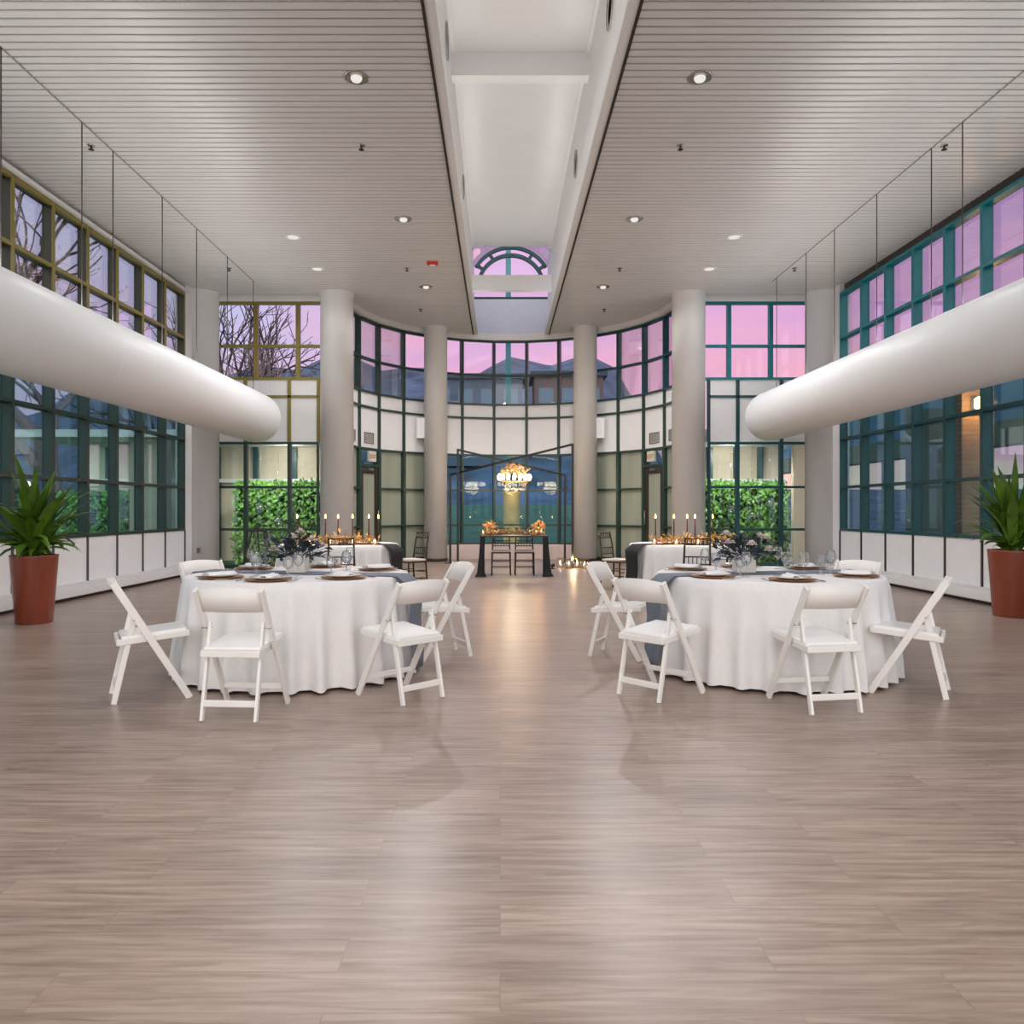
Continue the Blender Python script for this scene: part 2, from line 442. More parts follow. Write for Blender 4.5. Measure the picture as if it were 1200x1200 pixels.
# radiator covers used as baseboards
def heater(x0, x1, name):
    m = MB(); m.box(x0, x1, y_end, 15.6, .05, .185)
    xi = x1 if x0 < 0 else x0
    for k in range(6):
        y = 15.6-2.74*k; m.box(xi-.006, xi+.006, y-2.73, y-.01, .06, .175)
    struct(m.build(name, M['white'], bevel=.004))
    struct(MB().box(x0+.05, x1-.05, y_end, 15.6, 0, .05).build('toe_kick_trim', M['reveal']))
heater(-6.37, -6.02, 'baseboard_left'); heater(6.52, 6.87, 'baseboard_right')
struct(MB().box(-6.45, -6.3, 1, 15.6, LV['u1']+.02, LV['u1']+.07).build('cornice', M['white']))
# rear flat walls
def rear_flat(sgn):
    def mx(x): return x if sgn < 0 else 2*X0-x+.03
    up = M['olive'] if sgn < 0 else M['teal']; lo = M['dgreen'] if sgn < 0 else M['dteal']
    xl = [-6.34, -5.41, -4.48, -3.86]; xu = [-6.12, -5.19, -4.30, -3.6]
    def segs(xs):
        xs = sorted(mx(x) for x in xs); return list(zip(xs[:-1], xs[1:]))
    for a, b in segs(xl):
        window((a, YREAR), (b, YREAR), .06, 2.72, (.86, 1.76), lo, M['glass_clear'], .12)
        m = MB().box(a, b, YREAR+.04, YREAR+.12, 2.72, 4.04)
        struct(m.build('wall_rear', M['panel']))
    for a, b in segs(xu):
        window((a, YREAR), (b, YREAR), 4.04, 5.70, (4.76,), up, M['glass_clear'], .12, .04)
    g = MB()
    for x in xl[1:]: g.box(mx(x)-.035, mx(x)+.035, YREAR, YREAR+.04, 2.72, 4.04)
    g.box(*sorted((mx(-6.3), mx(-3.86))), YREAR, YREAR+.04, 3.66, 3.71)
    struct(g.build('trim_9' if sgn < 0 else 'trim_10', up if sgn < 0 else lo))
    struct(MB().box(*sorted((mx(-6.5), mx(-3.4))), YREAR, YREAR+.15, 5.70, CEIL+.06).build('wall_rear', M['white']))
    struct(MB().box(*sorted((mx(-6.5), mx(-3.6))), YREAR-.01, YREAR+.1, 0, .06).build('trim_11' if sgn < 0 else 'trim_12', M['dgreen']))
rear_flat(-1); rear_flat(1)
# bay
da = math.radians(13.4)
def bp(a, r=BR): return (BC[0]+r*math.sin(a), BC[1]+r*math.cos(a))
for k in range(-6, 7):
    a0, a1 = (k-.5)*da, (k+.5)*da
    P0, P1 = bp(a0), bp(a1)
    fm = M['dgreen'] if k < 3 else M['dteal']
    fl = M['dgreen']
    ang = math.atan2(P1[1]-P0[1], P1[0]-P0[0]); L = math.dist(P0, P1)
    window(P0, P1, 4.0, 5.70, (4.79,), fm, M['glass_clear'], .12, .035, .045)
    m = MB().box(0, L, .05, .12, 2.72, 4.0)
    o = struct(m.build('wall_bay', M['panel'])); o.location = (P0[0], P0[1], 0); o.rotation_euler.z = ang
    m = MB().box(0, .03, 0, .05, 2.72, 4.0).box(L-.03, L, 0, .05, 2.72, 4.0).box(.03, L-.03, 0, .05, 3.64, 3.69)
    o = struct(m.build('trim_13', fl)); o.location = (P0[0], P0[1], 0); o.rotation_euler.z = ang
    m = MB().box(-.01, L+.01, -.1 if abs(k) > 2 else -.02, .15, 5.70, CEIL+.05)
    o = struct(m.build('cornice', M['white'])); o.location = (P0[0], P0[1], 0); o.rotation_euler.z = ang
    if abs(k) <= 2:
        window(P0, P1, .38, 2.72, (.88, 1.78), fl, M['glass_teal'], .12, .03, .045)
        m = MB()
        m.box(0, L, .0, .12, 0, .38)
        for j in range(5): m.box(0, L, -.02, .0, .05+j*.066, .05+j*.066+.048)
        o = struct(m.build('baseboard_bay', M['convector'])); o.location = (P0[0], P0[1], 0); o.rotation_euler.z = ang
    elif abs(k) == 5:
        # glazed door with its frame, transom light and exit sign
        m = MB().box(0, .05, 0, .14, 0, 2.72).box(L-.05, L, 0, .14, 0, 2.72).box(.05, L-.05, 0, .14, 2.28, 2.34).box(.05, L-.05, 0, .14, 2.66, 2.72)
        o = struct(m.build('door_frame_trim', fl)); o.location = (P0[0], P0[1], 0); o.rotation_euler.z = ang
        MB().box(.05, L-.05, .08, .09, 2.34, 2.66).build('pane', M['glass_teal'], o)
        d = MB().box(.05, .17, .03, .09, .02, 2.27).box(L-.17, L-.05, .03, .09, .02, 2.27).box(.17, L-.17, .03, .09, .02, .28).box(.17, L-.17, .03, .09, 2.12, 2.27)
        d = struct(d.build('door_1' if k < 0 else 'door_2', M['bronze'])); d.location = o.location; d.rotation_euler.z = ang
        MB().box(.17, L-.17, .055, .065, .28, 2.12).build('pane', M['frost'], d)
        xh = L-.12 if k < 0 else .12
        MB().tube([(xh, .03, .9), (xh, -.03, .93), (xh, -.03, 1.25), (xh, .03, 1.28)], .012).build('handle', M['steel'], d)
        MB().box(L/2-.1, L/2+.12, -.02, .03, 2.19, 2.25).build('door_closer', M['steel'], d)
        s = MB().box(-.15, .15, -.03, .03, 0, .24).build('exit_sign', M['sign'], bevel=.006)
        mid = ((P0[0]+P1[0])/2, (P0[1]+P1[1])/2)
        nx, ny = -math.sin((a0+a1)/2), -math.cos((a0+a1)/2)
        s.location = (mid[0]+nx*.04, mid[1]+ny*.04, 2.40); s.rotation_euler.z = ang
        tag(s, 'exit sign above the bay door on the %s' % ('left' if k < 0 else 'right'), 'exit sign', 'exit signs above the bay doors')
        cu = bpy.data.curves.new('lettering', 'FONT'); cu.body = 'EXIT'; cu.size = .14; cu.align_x = 'CENTER'; cu.extrude = .002
        cu.materials.append(M['sign_red'])
        tmp = bpy.data.objects.new('lettering_curve', cu)
        me_ = bpy.data.meshes.new_from_object(tmp); bpy.data.objects.remove(tmp)
        to = bpy.data.objects.new('lettering', me_); COL.objects.link(to); to.parent = s
        to.location = (0, -.033, .07); to.rotation_euler = (PI/2, 0, 0)
    else:
        window(P0, P1, .05, 2.72, (.88, 1.78), fl, M['frost'], .12, .045, .045, gy=.08)
        o = struct(MB().box(0, L, .0, .12, 0, .05).build('baseboard_bay', M['bronze'])); o.location = (P0[0], P0[1], 0); o.rotation_euler.z = ang
    if abs(k) in (5, 6):
        v = MB().box(-.2, .2, -.005, .012, 0, .02).box(-.2, .2, -.005, .012, .24, .26).box(-.2, -.18, -.005, .012, .02, .24).box(.18, .2, -.005, .012, .02, .24)
        for j in range(7): v.box(-.18, .18, -.002, .01, .035+j*.03, .05+j*.03)
        v = v.build('vent_grille', M['chrome']); mid = bp((a0+a1)/2, BR*math.cos(da/2)+.035)
        v.location = (mid[0], mid[1], 2.82); v.rotation_euler.z = ang
        tag(v, '%s vent grille in the white panel over the %s bay door' % ('small louvred' if abs(k) == 5 else 'louvred side', 'left' if k < 0 else 'right'), 'vent', 'vent grilles over the bay doors')

# columns
for i, (x, y, r) in enumerate(((-3.44, 16.2, .345), (3.975, 16.2, .345), (-6.27, 16.15, .345), (6.78, 16.15, .345), (-1.61, 19.2, .29), (2.13, 19.2, .29))):
    c = MB().lathe([(r, 0), (r, CEIL-.02), (r+.015, CEIL-.02), (r+.015, CEIL+.02)], 48)
    o = struct(c.build('column', M['column'])); o.location = (x, y, 0)
    MB().lathe([(r+.012, 0), (r+.012, .07), (r+.002, .075)], 48).build('base_trim', M['bronze' if i > 3 else 'white'], o)
    if i > 3:
        sx = -1 if i == 4 else 1
        MB().box(*sorted((sx*.2, sx*.46)), -.12, .12, 3.06, 3.56).build('duct_stub', M['column'], o)

# power outlets
def outlet(x, y, z, lab):
    m = MB().box(-.04, .04, -.012, .0, 0, .12).build('power_outlet', M['chrome'], bevel=.003)
    m.location = (x, y, z)
    for zz in (.025, .07): MB().box(-.018, .018, -.016, -.012, zz, zz+.028).build('socket', M['black'], m)
    tag(m, lab, 'outlet')
outlet(-6.2, 15.80, .38, 'power outlet low on the white column beside the left windows')

# ------------------------------------------------------------------ ducts and rods
for sgn, x, z, r, col_, rods in ((-1, -4.9, 3.125, .494, 'left', (6.0, 7.54, 9.0, 9.72, 11.14, 12.4, 13.8, 15.25)), (1, 5.42, 3.15, .49, 'right', (6.0, 7.5, 9.0, 9.65, 11.05, 12.45, 13.6, 15.05))):
    e = empty('ventilation_duct', (x, 0, z))
    tag(e, 'large white round ventilation duct hanging along the %s windows' % col_, 'duct', 'round ventilation ducts')
    n = 64; m = MB(); prof = [(r*.9, 1.0), (r, 1.0), (r, 15.40), (r*.985, 15.47), (r*.95, 15.50), (.001, 15.52)]
    vs = []
    for rr, yy in prof: vs += [(rr*math.cos(2*PI*k/n), yy, rr*math.sin(2*PI*k/n)) for k in range(n)]
    fs = [(i*n+k, i*n+(k+1) % n, (i+1)*n+(k+1) % n, (i+1)*n+k) for i in range(len(prof)-1) for k in range(n)]
    m.add(vs, [tuple(reversed(f)) for f in fs], True)
    m.build('duct_body', M['duct'], e)
    for yy in (6, 9, 12.1):
        m = MB(); q = MB(); vs = []
        for rr, y2 in ((r, yy-.012), (r+.003, yy-.006), (r+.003, yy+.006), (r, yy+.012)): vs += [(rr*math.cos(2*PI*k/n), y2, rr*math.sin(2*PI*k/n)) for k in range(n)]
        m.add(vs, [tuple(reversed((i*n+k, i*n+(k+1) % n, (i+1)*n+(k+1) % n, (i+1)*n+k))) for i in range(3) for k in range(n)], True)
        m.build('seam', M['duct'], e)
    for yy in rods:
        rd = MB().tube([(0, yy, r-.01), (0, yy, CEIL-z)], .0065, 6).build('hanger_rod', M['bronze'], e)
        MB().lathe([(.03, 0), (.03, .02), (.012, .035), (.012, .06)], 10, (0, yy, r-.012)).build('clamp', M['chrome'], rd)
    rl = MB().box(-.01, .01, 5.5, 15.3, CEIL-z-.006, CEIL-z).build('ceiling_rail', M['railgrey'], e)

# ------------------------------------------------------------------ ceiling fixtures
def dl_proto():
    e = empty('recessed_downlight'); tag(e, 'x', 'ceiling light', 'recessed spot lamps in the slatted ceiling')
    MB().lathe([(.085, -.002), (.12, -.012), (.135, -.004), (.135, .004), (.085, .004)], 24).build('trim_ring', M['chrome'], e)
    MB().lathe([(.0, .0), (.085, 0)], 20).build('backing', M['black'], e)
    m = MB(); m.lathe([(.0, -.035), (.05, -.035), (.06, -.02), (.06, -.004)], 16); m.build('lamp', M['downlight'], e)
    return e
P = Proto(dl_proto())
dls = []
rowname = {8.07: 'nearest the camera', 12.0: 'in the middle row', 15.65: 'nearest the bay'}
for y in (8.07, 12.0, 15.65):
    for x, sd in ((-1.51, 'left'), (2.1, 'right')):
        P.put((x, y, CEIL), 0, 'chrome recessed ceiling spot %s of the skylight, %s' % (sd, rowname[y])); dls.append((x, y))
for y in (4.2,):
    for x, sd in ((-1.51, 'left'), (2.1, 'right')): dls.append((x, y))
def disc_proto():
    e = empty('flush_ceiling_light'); tag(e, 'x', 'ceiling light', 'flush discs in the slatted ceiling')
    MB().lathe([(.09, 0), (.11, -.012), (.13, -.01), (.14, .003)], 24).build('rim', M['white'], e)
    MB().lathe([(.0, -.016), (.09, -.006), (.09, 0)], 20).build('diffuser', M['downlight'], e)
    return e
P = Proto(disc_proto())
for x, y, t in ((-3.45, 12.8, 'left ceiling, nearer'), (-3.45, 14.5, 'left ceiling, farther'), (3.9, 12.8, 'right ceiling, nearer'), (3.95, 14.5, 'right ceiling, farther')):
    P.put((x, y, CEIL), 0, 'flush white round light in the %s of its pair' % t)
def spk():
    e = empty('sprinkler'); tag(e, 'x', 'sprinkler', 'sprinklers in the slatted ceiling')
    MB().lathe([(.01, .03), (.01, .003), (.045, .002), (.045, -.006), (.012, -.01)], 14).build('rosette', M['chrome'], e)
    MB().lathe([(.012, -.01), (.012, -.045), (.035, -.05), (.035, -.054), (.001, -.056)], 12).build('head', M['reveal'], e)
    return e
P = Proto(spk())
for (y, xs) in ((9.58, (-5.1, -1.73, 2.25, 5.54)), (14.45, (-5.1, -1.75, 2.25, 5.54)), (17.4, (-1.8, 2.36))):
    for x in xs:
        where = {9.58: 'front', 14.45: 'middle', 17.4: 'bay'}[y]
        sd = 'outer left' if x < -4 else 'inner left' if x < 0 else 'inner right' if x < 4 else 'outer right'
        P.put((x, y, CEIL), 0, 'small dark sprinkler head in the %s ceiling row, %s' % (where, sd))
e = empty('fire_alarm', (-1.24, 14.1, CEIL)); tag(e, 'red fire alarm strobe on the left ceiling near the skylight', 'fire alarm')
MB().box(-.1, .1, -.06, .06, -.05, .006).build('housing', M['red'], e, bevel=.01)
MB().box(-.05, .05, -.03, .03, -.075, -.05).build('strobe_lens', M['porcelain'], e, bevel=.01)

# ------------------------------------------------------------------ folding chairs
def folding_chair():
    e = empty('folding_chair'); tag(e, 'x', 'chair', 'white folding chairs around the front tables')
    ht = .80
    for s in (-1, 1):
        x = .205*s
        MB().bar((x, .22, .0), (x, -.25, ht), .022, .046, up=(0, .86, .5)).build('leg', M['chair'], e, bevel=.005)
        x = .168*s
        MB().bar((x, -.245, .0), (x, -.118, .585), .02, .036, up=(0, .97, -.2)).build('leg', M['chair'], e, bevel=.005)
    MB().box(-.165, .165, -.235, -.215, .085, .125).build('stretcher', M['chair'], e, bevel=.004)
    MB().box(-.2, .2, .135, .155, .115, .15).build('stretcher', M['chair'], e, bevel=.004)
    # curved back panel
    m = MB(); n = 12; vs = []
    for i in range(n+1):
        u = -1+2*i/n; x = .198*u; bow = -.035*(1-u*u); top = .80+.018*(1-u*u)
        for (yy, zz) in ((-.158+bow-.009, .655), (-.158+bow+.009, .655), (-.245+bow+.009, top), (-.245+bow-.009, top)):
            vs.append((x, yy, zz))
    fs = []
    for i in range(n):
        for j in range(4): fs.append((i*4+j, (i+1)*4+j, (i+1)*4+(j+1) % 4, i*4+(j+1) % 4))
    fs += [(0, 1, 2, 3), (n*4+3, n*4+2, n*4+1, n*4)]
    m.add(vs, fs, True); m.build('backrest', M['chair'], e)
    # seat frame
    m = MB()
    for s in (-1, 1): m.bar((s*.175, -.22, .405), (s*.175, .21, .44), .022, .04)
    m.box(-.186, .186, -.23, -.21, .385, .425).box(-.186, .186, .2, .22, .42, .46)
    m.build('seat_frame', M['chair'], e, bevel=.004)
    m = MB(); m.box(-.18, .18, -.2, .205, 0, .028)
    o = m.build('seat_pad', M['pad'], e, bevel=.01); o.location = (0, 0, .432); o.rotation_euler.x = math.atan2(.035, .43)
    for s in (-1, 1):
        MB().tube([(s*.19, -.1, .47), (s*.218, -.1, .47)], .006, 8).build('hinge_bolt', M['chair'], e)
        MB().tube([(s*.155, -.125, .55), (s*.218, -.125, .55)], .006, 8).build('hinge_bolt', M['steel'], e)
    return e
P = Proto(folding_chair())
D = math.radians
chairs = [
 (-2.41, 5.32, 29, 'white folding chair seen side-on at the far left of the left table'),
 (-1.625, 4.89, 86, 'white folding chair with its back to us before the left table'),
 (-.685, 5.31, 134.5, 'white folding chair angled at the aisle corner of the left front table'),
 (-.55, 6.76, 206, 'white folding chair on the aisle side, behind the angled one, left table'),
 (-2.58, 6.95, -38, 'white folding chair on the far window side of the left front table'),
 (1.12, 5.38, 42.5, 'white folding chair angled at the aisle corner of the right front table'),
 (1.08, 6.76, -27, 'white folding chair on the aisle side, behind the angled one, right table'),
 (2.07, 5.06, 99.5, 'white folding chair with its back to us before the right table'),
 (2.89, 5.45, 148, 'white folding chair seen side-on at the far right of the right table'),
 (3.12, 6.95, 216, 'white folding chair on the far window side of the right front table'),
]
for x, y, h, lab in chairs: P.put((x, y, 0), D(h-90), lab)

# ------------------------------------------------------------------ tables and cloths
def cloth_mesh(R, H, folds, seed, flare=.07, hem=.015):
    rnd = random.Random(seed); n = folds*10; m = MB(); vs = []; fs = []
    ph = [rnd.uniform(-.6, .6) for _ in range(folds)]; am = [rnd.uniform(.5, 1.15) for _ in range(folds)]
    rings = [(.0, 0), (.5*R, 0), (.93*R, 0), (R-.01, -.002), (R, -.01)]
    rows = 12
    vs.append((0, 0, H))
    rr = rings[1:]
    for r, z in rr: vs += [(r*math.cos(2*PI*k/n), r*math.sin(2*PI*k/n), H+z) for k in range(n)]
    for j in range(1, rows+1):
        t = j/rows
        for k in range(n):
            a = 2*PI*k/n; q = k/10; i0 = int(q) % folds; fr = q-int(q)
            A = am[i0]*(1-fr)+am[(i0+1) % folds]*fr; sh = ph[i0]*(1-fr)+ph[(i0+1) % folds]*fr
            w = math.cos(folds*a+sh)*A
            w = (w if w > 0 else -abs(w)**.7*.6)
            amp = .062*min(1, t*1.25)**1.2
            r = R+.012+flare*t*.6+amp*w*1.0
            z = H-.01-(H-.01-hem)*t - 0*w + (.012*(1-abs(w)) if j == rows else 0)
            vs.append((r*math.cos(a), r*math.sin(a), z))
    nr = len(rr)+rows
    fs += [(0, 1+k, 1+(k+1) % n) for k in range(n)]
    for i in range(nr-1):
        o = 1+i*n; fs += [(o+k, o+n+k, o+n+(k+1) % n, o+(k+1) % n) for k in range(n)]
    m.add(vs, fs, True); return m
def runner_mesh(R, w, H, drop, off=.004):
    # strip across the table along local X, hanging at both ends with slight folds
    m = MB(); pts = []
    x = -R-.1
    prof = []
    for j in range(9): prof.append((-R-.115+.0*j-.01*math.sin(j), H-drop+drop*j/9, 1-j/9))
    for j in range(13): prof.append((-R-.01+(2*R+.02)*j/12, H+off, 0))
    for j in range(9): prof.append((R+.115+.01*math.sin(8-j), H-drop*(j+1)/9, (j+1)/9))
    vs = []; n = 10
    for (x, z, t) in prof:
        for k in range(n+1):
            u = -1+2*k/n
            xo = x+(math.copysign(.02*math.cos(u*7)*t, x) if t else 0)
            vs.append((xo, u*w/2*(1-.12*t), z))
    fs = [(i*(n+1)+k, (i+1)*(n+1)+k, (i+1)*(n+1)+k+1, i*(n+1)+k+1) for i in range(len(prof)-1) for k in range(n)]
    m.add(vs, fs, True)
    return m
def table(cx, cy, R, where, seed, rmat, rang, rwid, rname):
    t = empty('round_table', (cx, cy, 0)); tag(t, 'round folding table under the white cloth, %s' % where, 'table', 'round tables')
    MB().lathe([(R-.02, .725), (R-.005, .73), (R-.005, .752), (R-.02, .757)], 48).build('tabletop', M['dark_wood'], t)
    for a in (45, 135, 225, 315):
        MB().tube([(R*.6*math.cos(D(a)), R*.6*math.sin(D(a)), 0), (R*.6*math.cos(D(a)), R*.6*math.sin(D(a)), .725)], .016).build('leg', M['black'], t)
    c = cloth_mesh(R, .768, 27, seed).build('tablecloth', M['cloth']); c.location = (cx, cy, 0)
    tag(c, 'white floor-length linen tablecloth on the %s' % where, 'tablecloth', 'white tablecloths')
    r = runner_mesh(R, rwid, .768, .72).build('table_runner', rmat); r.location = (cx, cy, 0); r.rotation_euler.z = rang
    s = r.modifiers.new('thick', 'SOLIDIFY'); s.thickness = .003; s.offset = 1
    tag(r, '%s runner across the white cloth on the %s' % (rname, where), 'table runner', 'table runners')
TH = .772
table(-1.62, 6.22, .875, 'left front table', 3, M['runner'], D(-14), .28, 'slate grey')
table(2.16, 6.22, .875, 'right front table', 5, M['runner'], D(14), .28, 'slate grey')
table(-2.43, 11.6, .88, 'left rear table', 8, M['black_cloth'], D(-22), .34, 'black')
table(2.85, 11.6, .88, 'right rear table', 12, M['black_cloth'], D(22), .34, 'black')

# place settings
def charger():
    return tag(MB().lathe([(.11, 0), (.165, .008), (.168, .012), (.11, .006), (.001, .006)], 36).build('charger_plate', M['wood_charger']), 'x', 'charger plate', 'wooden charger plates')
def plate():
    return tag(MB().lathe([(.08, 0), (.13, .014), (.133, .018), (.085, .008), (.001, .006)], 36).build('dinner_plate', M['porcelain']), 'x', 'plate', 'white dinner plates')
def napkin():
    m = MB(); n = 14; vs = []
    for i in range(n+1):
        for j in range(5):
            u = -1+2*i/n; v = -1+2*j/4
            vs.append((u*.045*(1+.1*v), v*.105, .012+.02*(1-u*u)+.004*math.sin(u*9+v*2)))
    fs = [(i*5+j, (i+1)*5+j, (i+1)*5+j+1, i*5+j+1) for i in range(n) for j in range(4)]
    m.add(vs, fs, True); o = m.build('folded_napkin', M['napkin'])
    s = o.modifiers.new('t', 'SOLIDIFY'); s.thickness = .006
    return tag(o, 'x', 'napkin', 'folded white napkins')
def fork():
    e = empty('dinner_fork'); tag(e, 'x', 'fork', 'forks')
    MB().bar((0, -.1, .004), (0, .03, .006), .009, .003).build('fork_handle', M['steel'], e)
    m = MB().bar((0, .03, .006), (0, .055, .004), .02, .003)
    for k in (-1.5, -.5, .5, 1.5): m.bar((k*.0055, .055, .004), (k*.0055, .095, .007), .003, .002)
    m.build('tines', M['steel'], e); return e
def knife():
    e = empty('dinner_knife'); tag(e, 'x', 'knife', 'knives')
    MB().bar((0, -.11, .005), (0, -.01, .005), .011, .006).build('knife_handle', M['steel'], e)
    MB().bar((0, -.01, .004), (0, .11, .004), .016, .002).build('knife_blade', M['steel'], e); return e
def wine():
    e = empty('wine_glass'); tag(e, 'x', 'wine glass', 'stemmed wine glasses')
    MB().lathe([(.008, .085), (.028, .1), (.04, .125), (.038, .16), (.031, .19), (.029, .19), (.036, .16), (.038, .125), (.02, .1), (.0, .095)], 20).build('bowl', M['glass_ware'], e)
    MB().lathe([(.034, 0), (.034, .002), (.006, .008), (.004, .03), (.004, .085)], 16).build('stem', M['glass_ware'], e); return e
def goblet():
    e = empty('water_goblet'); tag(e, 'x', 'goblet', 'water goblets')
    MB().lathe([(.01, .06), (.034, .075), (.04, .11), (.036, .15), (.034, .15), (.037, .11), (.03, .078), (.0, .07)], 20).build('bowl', M['glass_ware'], e)
    MB().lathe([(.032, 0), (.032, .003), (.008, .01), (.006, .06)], 16).build('stem', M['glass_ware'], e); return e
PC, PP, PN, PF, PK, PW, PG = [Proto(f()) for f in (charger, plate, napkin, fork, knife, wine, goblet)]
seatL = {224: 'before the side-on chair', 265: 'before the chair facing away', 313: 'before the angled chair', 28: 'at the aisle-side back seat', 86: 'at the seat facing the camera', 140: 'at the window-side back seat'}
seatR = {148: 'at the aisle-side back seat', 215: 'before the angled chair', 266: 'before the chair facing away', 329: 'before the side-on chair', 42: 'at the window-side back seat', 92: 'at the seat facing the camera'}
for (cx, cy, seats, tn) in ((-1.62, 6.22, seatL, 'left table'), (2.16, 6.22, seatR, 'right table')):
    for i, (a, ph) in enumerate(seats.items()):
        r = .66; A = D(a); ca, sa = math.cos(A), math.sin(A)
        def at(rr, tt): return (cx+rr*ca-tt*sa, cy+rr*sa+tt*ca, TH)
        rz = A+PI/2                       # local +Y points at table centre
        x, y, z = at(r, 0)
        w = '%s, %s' % (tn, ph)
        PC.put((x, y, z), 0, 'round wooden charger plate on the '+w)
        PP.put((x, y, z+.012), 0, 'white dinner plate on a wooden charger, '+w)
        PN.put((x, y, z+.014), rz, 'folded white napkin laid on the plate, '+w)
        PF.put(at(r+.02, -.19)[:2]+(TH,), rz, 'silver dinner fork beside the charger, '+w)
        PK.put(at(r+.02, .19)[:2]+(TH,), rz, 'silver dinner knife beside the charger, '+w)
        PW.put(at(r-.20, .15), 0, 'clear stemmed wine glass, '+w)
        PG.put(at(r-.26, .05), 0, 'clear water goblet with short stem, '+w)

# flower centrepieces
def blossom(c, r, seed):
    rnd = random.Random(seed); m = MB(); c = Vector(c)
    for ring, (k, sp, h) in enumerate(((7, 1.0, .1), (6, .7, .45), (4, .35, .8))):
        for j in range(k):
            a = 2*PI*j/k+ring*.5; d = Vector((math.cos(a)*sp, math.sin(a)*sp, h)).normalized()
            m.leaf(c+d*r*.1, c+d*r, r*.95, d.cross(Vector((0, 0, 1))).cross(d), .12, 3, .5)
    return m
def centrepiece(cx, cy, seed, lab, spread=.27):
    rnd = random.Random(seed)
    e = empty('flower_centrepiece', (cx, cy, TH)); tag(e, lab, 'flowers', 'boxed flower centrepieces')
    m = MB().box(-.075, .075, -.075, -.065, 0, .14).box(-.075, .075, .065, .075, 0, .14).box(-.075, -.065, -.065, .065, 0, .14).box(.065, .075, -.065, .065, 0, .14).box(-.065, .065, -.065, .065, 0, .1)
    m.build('wooden_box', M['plank'], e, bevel=.002)
    for nm, mm, cnt in (('foliage', M['leaf2'], 150), ('foliage', M['leaf3'], 80)):
        m = MB()
        for _ in range(cnt):
            a = rnd.uniform(0, 2*PI); el = rnd.uniform(-.15, 1.25); R = spread*rnd.uniform(.35, 1)*(1 if el < .9 else .85)
            d = Vector((math.cos(a)*math.cos(el), math.sin(a)*math.cos(el), math.sin(el)*.75))
            b = Vector((0, 0, .13))+d*R
            t = b+(d+Vector((rnd.uniform(-.6, .6), rnd.uniform(-.6, .6), rnd.uniform(-.5, .5)))).normalized()*rnd.uniform(.045, .085)
            m.leaf(b, t, rnd.uniform(.02, .04), (rnd.uniform(-1, 1), rnd.uniform(-1, 1), 1), .1)
            if rnd.random() < .3: m.tube([(0, 0, .11), b], .0022, 4, False)
        m.build(nm, mm, e)
    for j in range(6):
        a = rnd.uniform(0, 2*PI) if j > 2 else -PI/2+(j-1)*.9; el = rnd.uniform(.1, .9)
        d = Vector((math.cos(a)*math.cos(el), math.sin(a)*math.cos(el), math.sin(el)))
        blossom(Vector((0, 0, .15))+d*spread*.78, .048, seed+j).build('blossom', M['rose'], e)
    return e
centrepiece(-1.66, 6.3, 4, 'white box of dark foliage and pale roses on the left front table')
centrepiece(2.0, 6.3, 9, 'white box of dark foliage and pale roses on the right front table')

# ------------------------------------------------------------------ chiavari chairs
def chiavari():
    e = empty('chiavari_chair'); tag(e, 'x', 'chair', 'dark wooden spindle-back chairs')
    for s in (-1, 1):
        MB().tube([(s*.185, .18, 0), (s*.175, .17, .44)], [.013, .016]).build('leg', M['dark_wood'], e)
        MB().tube([(s*.185, -.2, 0), (s*.175, -.17, .42), (s*.165, -.2, .7), (s*.16, -.25, .92)], [.013, .016, .014, .013]).build('leg', M['dark_wood'], e)
    m = MB().box(-.195, .195, -.185, .195, .425, .45); m.build('seat', M['dark_wood'], e, bevel=.01)
    MB().box(-.185, .185, -.17, .185, .45, .485).build('cushion', M['cushion'], e, bevel=.014)
    m = MB()
    for z in (.15, .27):
        m.tube([(-.18, .175, z), (.18, .175, z)], .008, 6).tube([(-.18, -.185, z), (.18, -.185, z)], .008, 6)
        for s in (-1, 1): m.tube([(s*.18, -.185, z+.03), (s*.18, .175, z+.03)], .008, 6)
    m.build('stretcher', M['dark_wood'], e)
    m = MB()
    for z, y in ((.9, -.243), (.82, -.226), (.66, -.195), (.56, -.183)): m.tube([(-.165, y, z), (.165, y, z)], .01, 6)
    m.build('back_rail', M['dark_wood'], e)
    for k in range(6):
        x = -.125+.05*k; MB().tube([(x, -.226, .82), (x, -.243, .9)], .006, 6).build('spindle', M['dark_wood'], e)
    for k in range(5):
        x = -.11+.055*k; MB().tube([(x, -.183, .56), (x, -.195, .66)], .006, 6).build('spindle', M['dark_wood'], e)
    return e
P = Proto(chiavari())
for x, y, h, lab in (
    (-2.12, 10.28, 100, 'dark spindle-back chair behind the left flowers, nearer the aisle, at rear table'),
    (-2.62, 10.3, 80, 'dark spindle-back chair half hidden by the left front table flowers'),
    (-1.45, 12.5, 222, 'dark spindle-back chair beyond the left rear table, aisle side'),
    (2.62, 10.3, 82, 'dark spindle-back chair at the right rear table, nearer the aisle'),
    (3.12, 10.32, 100, 'dark spindle-back chair just left of the right front table flowers'),
    (1.9, 12.5, -42, 'dark spindle-back chair beyond the right rear table, aisle side'),
    (.02, 15.15, -90, 'dark spindle-back chair with ivory cushion at the sweetheart table, left of two'),
    (.48, 15.15, -90, 'dark spindle-back chair with ivory cushion at the sweetheart table, right of two')):
    P.put((x, y, 0), D(h-90), lab)

